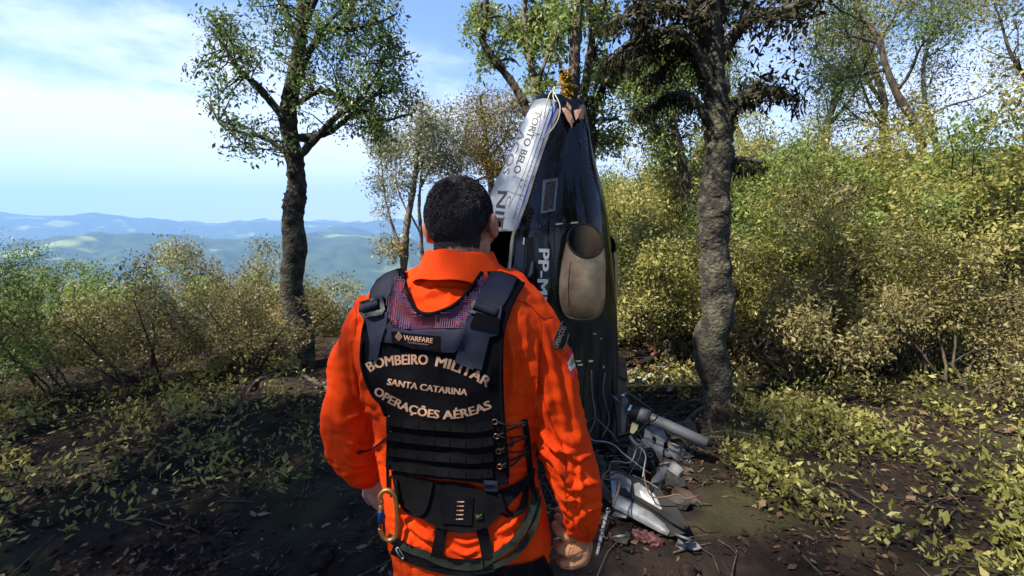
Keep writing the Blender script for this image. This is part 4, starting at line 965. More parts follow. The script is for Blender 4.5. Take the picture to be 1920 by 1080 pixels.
# printed words on the back
lettering('lettering', 'BOMBEIRO', [(694, 698), (705, 691.5), (722, 687), (742, 684.6), (758, 683.5), (783, 683), (802, 684)], 18, B1, PRINT, vest, .036, rise=0)
lettering('lettering', 'MILITAR', [(815, 686), (839, 691.5), (852, 696), (876, 705.5), (887, 711), (901, 719), (913, 727)], 18.5, B1, PRINT, vest, .036)
lettering('lettering', 'SANTA CATARINA', [(725, 721), (760, 727), (801, 733), (840, 738), (876, 741.5)], 11.5, B1, PRINT, vest, .042)
lettering('lettering', 'OPERAÇÕES', [(699, 736), (712, 746), (725, 754), (740, 761.5), (754.5, 768.5), (770, 774), (785.6, 778.7), (801, 782), (823, 785)], 15, B1, PRINT, vest, .040)
lettering('lettering', 'AÉREAS', [(830, 786), (853, 785), (867, 783), (884, 779), (900, 774), (923, 765)], 15.5, B1, PRINT, vest, .040)
# webbing rows on the lower back
for k, (ya, yb, yc) in enumerate(((789, 800, 796), (817, 829, 826), (846, 858, 856), (872, 886, 887))):
    sheet('webbing_row', band([(727, ya), (780, ya+7), (835, yb), (890, yb+3), (924, yc)], 17), B1, HARN, vest, .0008, .0035, 8, taut=3)
B4 = bvh_of([o for o in vest.children if o.name.startswith(('webbing', 'name_band', 'name_plate', 'mesh_panel'))]+[suit, vest, col])
for k, y0 in enumerate((786, 815, 844, 872)):
    for j in range(6): cord('stitch', [(752+j*30, y0+4+j*1.8), (752+j*30, y0+20+j*1.8)], .0008, B4, NAVY, vest, lift=.0006)
# shoulder straps with ladder-lock buckles
def strap(poly, name='strap', par=None, th=.0035, bv=None, mat=STRAP): return sheet(name, poly, bv or B4, mat, par or vest, .0015, th, 6, taut=8, maxjump=.2)
s1 = strap([(919, 510), (935, 508), (969, 521), (962, 540), (950, 563), (940, 577), (892, 561), (903, 540)])
s2 = strap([(722, 513), (744, 505), (748, 516), (735, 540), (727, 560), (694, 566), (695, 545), (706, 525)])
s3 = strap([(877, 590), (936, 605), (934, 628), (918, 632), (903, 694), (852, 680), (870, 618)], th=.005)
s4 = strap([(684, 596), (727, 584), (724, 610), (714, 640), (708, 674), (691, 676), (693, 640)], th=.005)
B5 = bvh_of([suit, vest, s1, s2, s3, s4])
t1 = strap([(893, 585), (937, 597), (936, 622), (880, 612)], 'strap_keeper', vest, .004, B5, NAVY)
bk1 = sheet('buckle', [(889, 558), (941, 575), (937, 604), (879, 585)], B5, PLASTIC, vest, .001, .010, 6, holes=[[(892, 565), (935, 579), (933, 597), (885, 581)]], taut=3)
bk2 = sheet('buckle', [(674, 566), (716, 552), (722, 580), (716, 590), (680, 596), (672, 584)], B5, PLASTIC, vest, .001, .010, 6, holes=[[(679, 571), (711, 560), (713, 580), (681, 588)]], taut=3)
B6 = bvh_of([suit, vest, s1, s2, s3, s4, bk1, bk2])
cord('strap_roll', [(889, 572), (910, 579), (934, 587)], .0105, B5, STRAP, vest, lift=.004, sides=12)
cord('strap_roll', [(680, 580), (696, 574), (711, 569)], .0105, B5, STRAP, vest, lift=.004, sides=12)
# eyelets and side lacing
def torus_px(name, cx, cy, rx, ry, r, bvh, mat, parent, off=.001):
    p = [(cx+rx*math.cos(a), cy+ry*math.sin(a)) for a in np.linspace(0, 2*math.pi, 17)]
    return cord(name, p, r, bvh, mat, parent, lift=off, n=1)
COPPER = material('eyelet_copper', (0.45, 0.19, 0.09), 0.35, metal=0.9)
EY = [(928, 791), (931, 818), (935, 846), (937, 875)]
for x, y in EY: torus_px('eyelet', x, y, 5.2, 4.6, .0011, B6, COPPER, vest)
for x, y in ((732, 814), (735, 849), (729, 785)): torus_px('eyelet', x, y, 3.8, 4.8, .0011, B6, COPPER, vest)
LACE = material('lace_black', (0.006, 0.006, 0.006), 0.8)
sd_ = strap(band([(984, 786), (990, 830), (994, 880), (1003, 940)], 11), 'side_strap', vest, .004, B6, HARN)
B7 = bvh_of([suit, vest, sd_, s3])
for path in ([(930, 791), (955, 797), (985, 792)], [(932, 818), (958, 805), (986, 796)], [(932, 818), (955, 821), (988, 817)], [(936, 846), (960, 832), (988, 820)], [(936, 846), (962, 848), (990, 846)], [(938, 875), (962, 862), (992, 850)], [(938, 875), (960, 873), (975, 858), (990, 835)], [(958, 820), (962, 832), (958, 838)]):
    cord('lace', path, .0022, B7, LACE, vest, lift=.006, jump=.3)
cord('lace', [(733, 812), (722, 822), (705, 836), (690, 845), (668, 849)], .0020, B7, LACE, vest, lift=.003, jump=.3)
tubes('lace_knot', [([P(679, 846, 1.19), P(674, 849, 1.185), P(668, 849, 1.19)], [.003, .005, .003])], LACE, vest)

# climbing harness round the hips
hp0 = [(733, 882), (741, 927), (760, 952), (778, 966), (803, 980), (819, 988), (841, 998), (866, 1000), (892, 998), (915, 988), (941, 963), (960, 942), (985, 915), (1003, 893), (1003, 876), (985, 895), (965, 908), (949, 914), (933, 920), (907, 920), (880, 908), (850, 904), (819, 903), (770, 890)]
harn = sheet('harness', hp0, B7, HARN, man, .002, .010, 7, taut=10, maxjump=.2)
tag(harn, 'black and dark green climbing harness round the hips')
B8 = bvh_of([suit, vest, harn])
sheet('waist_loop', [(906, 900), (933, 902), (934, 922), (908, 921)], B8, STRAP, harn, .001, .004, 6)
pn = sheet('print_patch', [(824, 930), (888, 932), (884, 985), (828, 982)], B8, NAVY, harn, .0006, .002, 7)
B9 = bvh_of([suit, vest, harn, pn])
for k in range(5):
    y = 941+k*8.1
    for a, b2 in ((857.5, 859.5), (861, 870.5)): sheet('print_mark', [(a-k*.6, y-1.1), (b2-k*.6, y-1.4), (b2-k*.6, y+.9), (a-k*.6, y+1.2)], B9, PRINT, harn, .0003, .0005, 3, taut=0)
GREENP = material('tag_green', (0.10, 0.16, 0.02), 0.7)
tg = sheet('tag', [(891, 964), (905, 963), (904, 973), (892, 974)], B9, GREENW, harn, .0006, .002, 4)
cord('tag_mark', [(893, 967), (897, 970.5), (902.5, 964.5)], .0012, bvh_of([tg]), GREENP, harn, n=1)
for pth, wd_, mt_, nm in (([(866-38, 992), (824, 1015), (818, 1045), (815, 1062)], 22, HARN, 'leg_riser'), ([(866+37, 992), (909, 1015), (914, 1045), (917, 1066)], 22, HARN, 'leg_riser'),
                      ([(726, 1005), (745, 1018), (770, 1031), (800, 1041), (830, 1055), (868, 1062), (900, 1060), (927, 1044), (960, 1020), (985, 985), (1000, 945), (1005, 915)], 15, GREENW, 'leg_webbing'), ([(925, 1062), (960, 1045), (990, 1010), (1006, 970), (1010, 930)], 12, GREENW, 'leg_webbing'),
                      ([(738, 1024), (780, 1044), (830, 1060), (880, 1064), (925, 1056)], 32, HARN, 'leg_loop'), ([(885, 1086), (950, 1083), (1000, 1074), (1030, 1060)], 42, HARN, 'leg_loop'), ([(938, 962), (955, 968), (970, 960), (980, 940), (984, 905)], 6, HARN, 'gear_loop')):
    sheet(nm, band(pth, wd_), B8, mt_, harn, .002, .005, 7, taut=6, maxjump=.25)
cord('gear_loop', [(742, 900), (752, 945), (775, 965), (795, 962), (806, 930), (810, 905)], .004, B9, HARN, harn)
cord('gear_loop', [(936, 925), (950, 955), (966, 965), (985, 950), (990, 910)], .004, B9, HARN, harn)
sheet('hip_tether', band([(727, 868), (727, 895), (728, 926)], 6), B8, HARN, harn, .004, .004, 5, maxjump=.4)

# steel carabiner hanging at the left hip
cb = thing('carabiner', 'worn brass carabiner with blue sleeve hanging at the left hip', 'carabiner', P(728, 1010, 1.025))
def cpt(x, y): return P(x, y, 1.025)
tubes('hook', [([cpt(*q) for q in smooth_path([(714, 944), (712, 932), (718, 922), (727, 919), (737, 924), (743, 940), (744.5, 970), (744, 998), (740, 1008), (730, 1013), (720, 1009), (714, 998), (713, 990)], 5)], .0054)], BRASS, cb, 10)
tubes('gate', [([cpt(714, 936), cpt(714, 960), cpt(713.5, 996)], .0048)], BRASS, cb, 10)
tubes('locking_sleeve', [([cpt(714, 957), cpt(714, 959), cpt(714, 978), cpt(714, 980)], [.0062, .0076, .0076, .0062])], BLUEM, cb, 12)
cq = thing('quickdraw_clip', 'small steel clip hanging below the carabiner', 'clip', P(745, 1045, 1.02))
tubes('hook', [([P(x, y, 1.02) for x, y in smooth_path([(742, 1030), (746, 1027), (750, 1033), (757, 1044), (754, 1047), (747, 1040), (742, 1030)], 4)], .002)], STEELM, cq, 8)
tubes('gate', [([P(742, 1030, 1.019), P(752, 1046, 1.019)], .0016)], STEELM, cq, 8)
# shoulder patches on the right sleeve
PATCH = material('patch_olive', (0.014, 0.014, 0.008), 0.9, spec=.1)
PEDGE = material('patch_edge', (0.10, 0.085, 0.05), 0.8)
pt = sheet('sleeve_patch', [(1057, 600), (1063, 611), (1068, 627), (1063, 644), (1055, 658), (1046, 655), (1035, 650), (1039, 635), (1045, 620), (1051, 608)], B0, PATCH, suit, .0008, .0018, 4, taut=3, maxjump=.3)
Bp = bvh_of([pt, suit])
cord('patch_border', resample([(1056.5, 601.5), (1051, 609), (1045, 621), (1039, 636), (1036, 649.5), (1046, 654), (1055, 657), (1062, 643), (1067, 627)], 5, False), .0007, Bp, PEDGE, suit, lift=.0004, n=1, jump=.3)
lettering('lettering', 'OPERAÇÕES', [(1046, 653), (1051, 640), (1056, 627), (1062, 613)], 9, Bp, PRINT_DIM, suit, .02, maxjump=.3)
RED = material('flag_red', (0.50, 0.012, 0.022), 0.8); WHT = material('flag_white', (0.62, 0.52, 0.42), 0.8); GRN = material('flag_green', (0.16, 0.30, 0.015), 0.8)
FL = [(1072, 652), (1060, 668), (1058, 674), (1075, 712), (1081, 694)]
fl = sheet('flag_patch', [(1070, 650), (1059, 671), (1074.5, 712), (1081, 694)], B0, RED, suit, .0008, .0016, 4, taut=2, maxjump=.3)
Bf = bvh_of([fl, suit])
f2 = sheet('flag_band', [(1073.5, 664), (1063, 682), (1069, 697), (1079, 687)], Bf, WHT, suit, .0004, .0006, 4, taut=0, maxjump=.3); Bf2 = bvh_of([fl, f2, suit])
sheet('flag_diamond', [(1072.5, 666), (1069, 686), (1078.5, 683)], Bf2, GRN, suit, .0004, .0006, 4, taut=0, maxjump=.3)
# ============================================================ upended fuselage of the wreck
def wreck_paint():
    m = bpy.data.materials.new('black_paint_scuffed'); m.use_nodes = True; t = m.node_tree; b = t.nodes['Principled BSDF']
    pos = N(t, 'ShaderNodeNewGeometry').outputs['Position']
    mp1 = N(t, 'ShaderNodeMapping'); mp1.inputs['Scale'].default_value = (26, 26, 1.6); t.links.new(pos, mp1.inputs['Vector'])
    streak = noise(t, mp1.outputs[0], 1.0, 6, .65)
    col = ramp2(t, streak, .58, .85, (0.0030, 0.0032, 0.0042), (0.018, 0.017, 0.016))
    sep_ = N(t, 'ShaderNodeSeparateXYZ'); t.links.new(pos, sep_.inputs[0])
    hh = N(t, 'ShaderNodeMath', operation='ADD'); nn_ = N(t, 'ShaderNodeMath', operation='MULTIPLY'); nn_.inputs[1].default_value = .5
    t.links.new(noise(t, mp1.outputs[0], .5, 5), nn_.inputs[0]); t.links.new(nn_.outputs[0], hh.inputs[0]); t.links.new(sep_.outputs['Z'], hh.inputs[1])
    sc = N(t, 'ShaderNodeMapRange'); sc.inputs['From Min'].default_value = 1.05; sc.inputs['From Max'].default_value = 1.40; t.links.new(hh.outputs[0], sc.inputs['Value'])
    burnt = ramp2(t, noise(t, mp1.outputs[0], .8, 7), .45, .7, (0.006, 0.005, 0.004), (0.060, 0.050, 0.030))
    x = N(t, 'ShaderNodeMix', data_type='RGBA'); t.links.new(sc.outputs[0], x.inputs['Factor']); t.links.new(burnt, x.inputs['A']); t.links.new(col, x.inputs['B']); t.links.new(x.outputs['Result'], b.inputs['Base Color'])
    rr = N(t, 'ShaderNodeMapRange'); rr.inputs['From Min'].default_value = .45; rr.inputs['From Max'].default_value = .75; rr.inputs['To Min'].default_value = .035; rr.inputs['To Max'].default_value = .22; t.links.new(streak, rr.inputs['Value'])
    r2 = N(t, 'ShaderNodeMix', data_type='FLOAT'); r2.inputs['A'].default_value = .85; t.links.new(sc.outputs[0], r2.inputs['Factor']); t.links.new(rr.outputs[0], r2.inputs['B']); t.links.new(r2.outputs['Result'], b.inputs['Roughness'])
    bp_ = N(t, 'ShaderNodeBump'); bp_.inputs['Distance'].default_value = .003; bp_.inputs['Strength'].default_value = .5
    mp2 = N(t, 'ShaderNodeMapping'); mp2.inputs['Scale'].default_value = (5, 5, 2); t.links.new(pos, mp2.inputs['Vector']); t.links.new(noise(t, mp2.outputs[0], 1.2, 3), bp_.inputs['Height']); t.links.new(bp_.outputs[0], b.inputs['Normal'])
    b.inputs['Specular IOR Level'].default_value = .32
    return m
HULL = wreck_paint()
SILVER = material('panel_silver', (0.36, 0.39, 0.44), 0.38, metal=0.2, var=(0.25, 0.275, 0.32), scale=5, rvar=.2, bump=.004, bscale=4, spec=.6)
BLUE = material('stripe_blue', (0.03, 0.075, 0.40), .3)
INK = material('letter_black', (0.010, 0.010, 0.012), .5)
INK_GREY = material('letter_grey', (0.10, 0.11, 0.125), .5)
WPAINT = material('letter_white', (0.72, 0.72, 0.70), .5, var=(.55, .55, .53), scale=40)
TAN = material('strap_tan', (0.30, 0.25, 0.19), .8, var=(.42, .37, .30), scale=25, stretch=(1, 1, .3))
FIBRE = material('torn_laminate', (0.50, 0.27, 0.17), .8, var=(.36, .17, .10), scale=12, bump=.003, bscale=60)
TITAN = material('heat_stained_metal', (0.52, 0.39, 0.23), .3, metal=.55, var=(.26, .155, .085), scale=5, rvar=.25, bump=.006, bscale=7, contrast=(.38, .68))
LINER = material('shaded_liner', (0.16, 0.11, 0.06), .45, metal=.5)
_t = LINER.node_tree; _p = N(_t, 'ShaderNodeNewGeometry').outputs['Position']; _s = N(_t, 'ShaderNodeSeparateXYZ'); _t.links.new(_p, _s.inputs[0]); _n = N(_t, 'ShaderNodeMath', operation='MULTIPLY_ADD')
_t.links.new(noise(_t, _p, 9, 4), _n.inputs[0]); _n.inputs[1].default_value = .08; _t.links.new(_s.outputs['X'], _n.inputs[2])          # shade inside the pipe mouth painted black into one side
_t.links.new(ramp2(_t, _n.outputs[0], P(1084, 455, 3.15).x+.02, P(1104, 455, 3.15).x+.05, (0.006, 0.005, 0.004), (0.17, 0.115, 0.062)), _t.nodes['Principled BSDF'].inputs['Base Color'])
SOOT_SHADE = material('soot_shade', (0.006, 0.005, 0.005), .9)  # burnt black, also the painted shade of slot and exhaust rim
GRILLE = material('grille_metal', (0.12, 0.13, 0.15), .45, metal=.6)
YELL = material('marker_yellow', (0.55, 0.47, 0.20), .6)
GREYM = material('bare_metal_grey', (0.19, 0.19, 0.19), .45, metal=.5, var=(.14, .14, .13), scale=9, rvar=.25, bump=.002, bscale=40)
WHITEP = material('dirty_white_paint', (0.24, 0.24, 0.22), .6, var=(.07, .065, .055), scale=10, bump=.003, bscale=30)
DOORG = material('door_grey', (0.19, 0.19, 0.19), .5, var=(.05, .045, .04), scale=14, contrast=(.48, .72), bump=.002, bscale=30)
RUST = material('scorched_brown_sheet', (0.045, 0.024, 0.014), .75, var=(.10, .055, .03), scale=8, bump=.004)
YW = 3.72
rows = ((186, 1001, 1090, .17), (196, 996, 1094, .18), (214, 988, 1098, .20), (250, 970, 1104, .245), (300, 949, 1113, .305), (350, 925, 1125, .365), (400, 906, 1135, .42), (450, 895, 1141, .45), (520, 890, 1148, .47), (600, 888, 1153, .48), (690, 888, 1155, .48), (760, 892, 1150, .46), (830, 900, 1142, .43), (905, 910, 1130, .40))
sm = smooth_path(rows, 4)
wreck = thing('helicopter_wreck', 'black helicopter fuselage standing on its broken nose with two exhausts', 'wreck', (P(1035, 830, YW).x, YW, 0))
V = []; F = []; ns = 96
for (py, xl, xr, dp) in sm:
    c = P((xl+xr)/2, py, YW); a = (P(xr, py, YW).x-P(xl, py, YW).x)/2
    for k in range(ns):
        th = 2*math.pi*k/ns; u, v = sup(th, 2.5); top = max(0, 1-(py-186)/13); V.append(Vector((c.x+a*u, c.y+dp*v, c.z-top*(.05*max(0, u+.1)+.035*(k*7919 % 13)/13*max(0, u+.3)))))
OPEN = [(900, 433), (963, 433), (957, 470), (952, 530), (900, 560)]
for i in range(len(sm)-1):
    for k in range(ns):
        k2 = (k+1) % ns; f = (i*ns+k, i*ns+k2, (i+1)*ns+k2, (i+1)*ns+k); ctr = sum((V[q] for q in f), Vector())/4
        if ctr.y < YW and inside(OPEN, *topx(ctr)): continue
        F.append(f[::-1])
hull = mk('hull', V, F, HULL, wreck, True)
md = hull.modifiers.new('skin', 'SOLIDIFY'); md.thickness = .006; md.offset = -1
BW = bvh_of([hull])
mkp = dict(maxjump=.6)
pnl = sheet('side_panel', [(999, 193), (1004, 187), (1020, 184), (1044, 188), (1038, 210), (1024, 250), (1003, 315), (985, 370), (966, 430), (901, 430), (908, 402), (927, 352), (951, 300), (972, 249), (988, 216)], BW, SILVER, wreck, .004, .006, 7, taut=10, maxjump=.6)
tag(pnl, 'silver side panel with dark lettering')
BP = bvh_of([pnl, hull])
sheet('blue_stripe', [(1041, 192), (1046, 196), (1026, 258), (1006, 322), (988, 378), (972, 430), (964, 430), (982, 372), (1001, 315), (1021, 253)], BP, BLUE, wreck, .001, .002, 6, taut=2, maxjump=.6)
sheet('panel_lip', [(917, 430), (968, 430), (968, 433), (917, 434)], BP, TAN, wreck, .001, .010, 6, taut=2, maxjump=.6)
lettering('lettering', 'PORTO BELO', [(1003, 209), (984, 262), (962, 323)], 12, BP, INK, pnl, .024, **mkp)
lettering('lettering', 'ΛÇOS', [(973, 241), (965, 264), (953, 291), (941, 325)], 12, BP, INK_GREY, pnl, .014, **mkp)
lettering('lettering', 'NIE', [(934, 357), (931, 380), (925, 428)], 17, BP, INK, pnl, .018, **mkp)
lettering('lettering', 'C', [(952, 366), (946, 386)], 9, BP, INK_GREY, pnl, .0, **mkp)
for pth in ([(1017, 196), (1008, 250), (985, 318), (962, 372), (955, 384)], [(990, 245), (1012, 252)], [(940, 355), (975, 366), (985, 368)], [(962, 330), (982, 338)], [(1034, 192), (1015, 252), (985, 340), (962, 410)]):
    cord('panel_seam', pth, .0018, BP, INK_GREY, wreck, lift=.0005, jump=.6)
for k in range(26):
    f = k/25; x = 1033-72*f; y = 196+222*f; p = [(x, y), (x+.9, y+.9)]
    cord('rivet', p, .0030, BP, GREYM, wreck, lift=.001, jump=.6)
for x, y in ((976, 350), (975, 300), (945, 408)): sheet('panel_mark', [(x-2.5, y), (x, y-3), (x+2.5, y), (x, y+3)], BP, INK_GREY, wreck, .0008, .001, 3, taut=0, maxjump=.6)
# strap along the seam, loop of rope at the top
sheet('long_strap', band([(1048, 204), (1036, 230), (1024.5, 258.5), (1003.7, 320.7), (985.6, 380), (970, 419), (961, 445), (957, 480), (955, 518)], (6, 5)), BP, TAN, wreck, .006, .005, 6, taut=8, maxjump=.6)
BS = bvh_of([hull, pnl])
ROPE = material('pale_cord', (0.46, 0.44, 0.34), .8)
tubes('rope_loop', [([P(x, y, yy) for x, y, yy in smooth_path([(1012, 262, 3.37), (1024, 254, 3.36), (1037, 240, 3.40), (1047.8, 219.6, 3.44), (1050, 199, 3.48), (1042.6, 180.7, 3.52), (1035, 170, 3.55), (1028, 183, 3.50), (1023, 204, 3.45), (1020, 222, 3.42)], 5)], .0042)], ROPE, wreck, None or 8)
tubes('rope_end', [([P(x, y, yy) for x, y, yy in smooth_path([(1035, 170, 3.55), (1040, 163, 3.56), (1037, 180, 3.53), (1041, 192, 3.50)], 5)], .004)], ROPE, wreck, 8)
# torn laminate at the broken end
def flap(pts, Ys, th=.006, name='torn_flap', mat=FIBRE):
    w3 = [P(x, y, yy) for (x, y), yy in zip(pts, Ys)]; n = len(w3); nrm = (w3[1]-w3[0]).cross(w3[2]-w3[0]).normalized()*th
    V_ = w3+[v+nrm for v in w3]; F_ = [tuple(range(n)), tuple(range(2*n-1, n-1, -1))]+[(i, i+n, (i+1) % n+n, (i+1) % n) for i in range(n)]
    return mk(name, V_, F_, mat, wreck)
flap([(1053, 203), (1061, 202), (1069, 209), (1073, 218), (1077, 229), (1074, 230), (1072, 240), (1069, 232), (1064.6, 227), (1058, 212)], [3.47, 3.47, 3.48, 3.46, 3.46, 3.45, 3.42, 3.43, 3.44, 3.45])
flap([(1076, 208), (1083, 206), (1087, 199), (1094.5, 195), (1096, 212), (1095, 225), (1091, 222), (1088, 227), (1084, 221), (1080, 226), (1077, 217)], [3.49, 3.49, 3.5, 3.54, 3.54, 3.52, 3.48, 3.47, 3.46, 3.46, 3.47])
flap([(1063, 190), (1067, 196), (1071, 200), (1070, 208), (1066, 204), (1062, 199)], [3.52, 3.52, 3.52, 3.5, 3.5, 3.5])
flap([(1055, 200), (1062, 194), (1066, 204), (1060, 208)], [3.50, 3.50, 3.50, 3.49], mat=SOOT_SHADE, name='burnt_flap')
flap([(1001, 190), (1000, 178), (1003, 177), (1005, 188)], [3.62, 3.62, 3.62, 3.62], mat=GREYM, name='bent_bracket')
# cooling grille
gf = sheet('grille_frame', [(1018, 338), (1046.5, 333), (1041, 395), (1014, 401)], BW, GRILLE, wreck, .002, .006, 5, holes=[[(1024, 342), (1042.5, 338.5), (1037.5, 391), (1018, 396)]], maxjump=.6)
GDARK = material('grille_mesh', (0.020, 0.019, 0.018), .7)
sheet('grille_backing', [(1024, 342), (1042.5, 338.5), (1037.5, 391), (1018, 396)], BW, SOOT_SHADE, gf, .0015, .001, 6, maxjump=.6)
BG = bvh_of([hull])
for k in range(15):
    f = (k+.5)/15; cord('grille_wire', [(1024-6*f, 342+54*f), (1042.5-5*f, 338.5+52.5*f)], .0018, BG, GREYM, gf, lift=.006, jump=.6)
for x, y in ((1021, 340), (1033, 337), (1044, 335.5), (1043, 355), (1041, 375), (1039.5, 394), (1028, 397), (1016, 399), (1018, 378), (1020, 358)): cord('screw', [(x, y), (x+.8, y+.5)], .0045, bvh_of([hull, gf]), GDARK, gf, lift=.002, jump=.6)
# panel joints, markers, slot, registration
for pth in ([(968, 428), (1010, 430), (1040, 425), (1088, 421)], [(1040, 425), (1039, 480), (1037, 560), (1036, 640)], [(1000, 330), (990, 400), (985, 470), (982, 540)], [(1004, 440), (1002, 500), (1000, 545)], [(1102, 440), (1138, 436)]):
    cord('panel_joint', pth, .0022, BW, SOOT_SHADE, wreck, lift=.0004, jump=.6)
sheet('yellow_marker', [(1042, 419), (1055, 417.5), (1055, 420), (1042, 422)], BW, YELL, wreck, .001, .0015, 4, maxjump=.6)
sheet('yellow_marker', [(1070, 416.5), (1084, 415.5), (1084, 418.5), (1070, 419.5)], BW, YELL, wreck, .001, .0015, 4, maxjump=.6)
sheet('white_marker', [(981, 446), (984, 445), (983, 458), (980, 459)], BW, WPAINT, wreck, .001, .0015, 4, maxjump=.6)
sheet('slot_shade', [(989, 446), (1001, 444), (1001, 492), (998, 520), (987, 520)], BW, SOOT_SHADE, wreck, .001, .002, 6, maxjump=.6)  # flat black sheet painted as the shade in the recessed slot
sheet('slot_glint', [(996, 492), (1000, 489), (999, 512), (990, 520)], bvh_of([hull]), GREYM, wreck, .004, .003, 5, maxjump=.6)
lettering('lettering', 'PP-MN', [(1011, 466), (1009.5, 500), (1005, 585)], 19, BW, WPAINT, hull, .030, maxjump=.6)
for x, y, w_, h_ in ((1115, 626, 6, 2), (1127, 635, 4, 1.5), (1084, 677, 10, 2), (1108, 677, 8, 3), (1088, 684, 9, 3), (1132, 688, 3, 4)): sheet('flaked_chip', [(x-w_/2, y-h_/2), (x+w_/2, y-h_/2-.5), (x+w_/2, y+h_/2), (x-w_/2, y+h_/2+.5)], BW, YELL, wreck, .001, .002, 3, maxjump=.6)
# exhaust pipes: obliquely cut tubes that blend into the hull with a rounded toe
def exhaust(rows_, Yc, cut_back, label, tilt=0.0, wall=.006, ns=48):
    rings = []
    for j, (py, xl, xr, dp) in enumerate(rows_):
        c = P((xl+xr)/2, py, Yc); a = (P(xr, py, Yc).x-P(xl, py, Yc).x)/2; rg2 = []
        for k in range(ns):
            th = 2*math.pi*k/ns; x, y = a*math.cos(th), dp*math.sin(th)
            z = c.z
            if j < 3: z += (1+math.sin(th))/2*cut_back*(1-j/3)
            dent = .020*math.exp(-(((c.z-P(0, 515, Yc).z)/.05)**2+((th-4.25)/.28)**2))
            rg2.append(Vector((c.x+x, c.y+y+dent, z)))
        rings.append(rg2)
    V_ = []; F_ = []
    inn = []
    for j, r in enumerate(rings[:6]):
        cc = sum(r, Vector())/ns; inn.append([Vector((cc.x+(p.x-cc.x)*(1-wall/.12), cc.y+(p.y-cc.y)*(1-wall/.12), p.z)) for p in r])
    seq = rings
    for r in seq: V_ += r
    for i in range(len(seq)-1):
        for k in range(ns):
            k2 = (k+1) % ns; F_.append((i*ns+k, i*ns+k2, (i+1)*ns+k2, (i+1)*ns+k)[::-1])
    o = mk('exhaust_pipe', V_, F_, TITAN, wreck, True); tag(o, label); shade(o.data, 50)
    IV = [p for r in inn for p in r]; IF = [(i*ns+k, i*ns+(k+1) % ns, (i+1)*ns+(k+1) % ns, (i+1)*ns+k) for i in range(5) for k in range(ns)]+[tuple(range(5*ns, 6*ns))]
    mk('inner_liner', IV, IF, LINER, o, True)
    tubes('rim', [([v for v in rings[0]]+[rings[0][0]], .0075)], SOOT_SHADE, o, 8)  # black colour stands in for the shadow round the mouth
    return o
ex = exhaust(((481, 1064, 1130, .112), (492, 1058, 1133, .114), (505, 1053, 1135, .116), (525, 1049, 1135, .118), (548, 1048, 1135, .118), (568, 1050, 1133, .112), (583, 1054, 1129, .10), (593, 1060, 1123, .08), (599, 1069, 1115, .06), (601.5, 1082, 1104, .035)), 3.15, .21, 'heat-stained tan exhaust pipe facing the camera')
e2 = exhaust(((470, 1137, 1152, .13), (482, 1138, 1154, .13), (497, 1138, 1156, .13), (520, 1138, 1157, .13), (545, 1138, 1156.5, .125), (570, 1138, 1155, .115), (590, 1138, 1153, .10), (605, 1138, 1150, .08), (613, 1138, 1147, .06), (619, 1139, 1144, .04)), 3.72, .12, 'second exhaust pipe on the far right side')
BE = bvh_of([ex])
cord('welded_edge', [(1052, 556), (1055, 578), (1064, 593), (1082, 598.5), (1104, 598.5), (1118, 593), (1127, 580), (1131, 560)], .004, BE, GREYM, wreck, lift=.001, jump=.6)
cord('welded_seam', [(1070, 492), (1066, 530), (1067, 575)], .0025, BE, SOOT_SHADE, wreck, lift=.0005, jump=.6)
for x in (1085, 1096, 1107, 1118): cord('rivet', [(x, 490), (x+.8, 490)], .0035, BE, SOOT_SHADE, wreck, lift=.001, jump=.6)

# ---- wreckage round the foot of the fuselage
def plane_bvh(a, b, c):
    a, b, c = Vector(a), Vector(b), Vector(c); u = (b-a); v = (c-a)
    return BVHTree.FromPolygons([a-u*6-v*6, a+u*6-v*6, a+u*6+v*6, a-u*6+v*6], [(0, 1, 2, 3)])
def box_px(name, corners, Y, depth, mat, parent):
    """plate with a pixel outline at distance Y and a real depth"""
    w3 = [P(x, y, Y) for x, y in corners]; n = len(w3); V_ = w3+[v+Vector((0, depth, 0)) for v in w3]
    F_ = [tuple(range(n)), tuple(range(2*n-1, n-1, -1))]+[(i, i+n, (i+1) % n+n, (i+1) % n) for i in range(n)]
    o = mk(name, V_, F_, mat, parent); bmx = bmesh.new(); bmx.from_mesh(o.data); bmesh.ops.recalc_face_normals(bmx, faces=bmx.faces); bmx.to_mesh(o.data); bmx.free()
    md = o.modifiers.new('edge', 'BEVEL'); md.width = .003; md.segments = 2; return o
br = thing('gearbox_mount', 'grey metal mount with upright bracket beside the burnt hull', 'wreckage', (*P(1170, 812, 3.4).xy, 0))
box_px('upright_bracket', [(1165.5, 748), (1174, 746), (1178, 752), (1172.5, 812), (1164.5, 811)], 3.38, .02, GREYM, br)
box_px('bracket_flange', [(1174, 752), (1180, 748), (1179, 806), (1172.5, 812)], 3.40, .05, RUST, br)
box_px('side_plate', [(1142, 738), (1153, 737), (1156, 745), (1152, 768), (1143, 772), (1140, 752)], 3.46, .015, GREYM, br)
tubes('tie_rod', [([P(1146, 741, 3.40), P(1154, 747, 3.37), P(1162, 754, 3.36)], .007), ([P(1162, 750, 3.365), P(1168, 743, 3.36), P(1174, 735, 3.37)], .008)], GREYM, br, 8)
tubes('ball_joint', [([P(1164, 743, 3.35), P(1167, 741, 3.35), P(1171, 741, 3.35)], [.008, .014, .008])], STEELM, br, 10)
tubes('lower_pin', [([P(1160, 815, 3.37), P(1176, 812, 3.37)], .010)], RUST, br, 10)
sh = thing('drive_shaft', 'grey scuffed drive shaft tube slanting down to the right', 'wreckage', (*P(1250, 800, 3.3).xy, 0))
ax = [P(1184, 769, 3.35), P(1198, 775, 3.33), P(1212, 781, 3.31), P(1263, 803, 3.22), P(1325, 832, 3.12)]
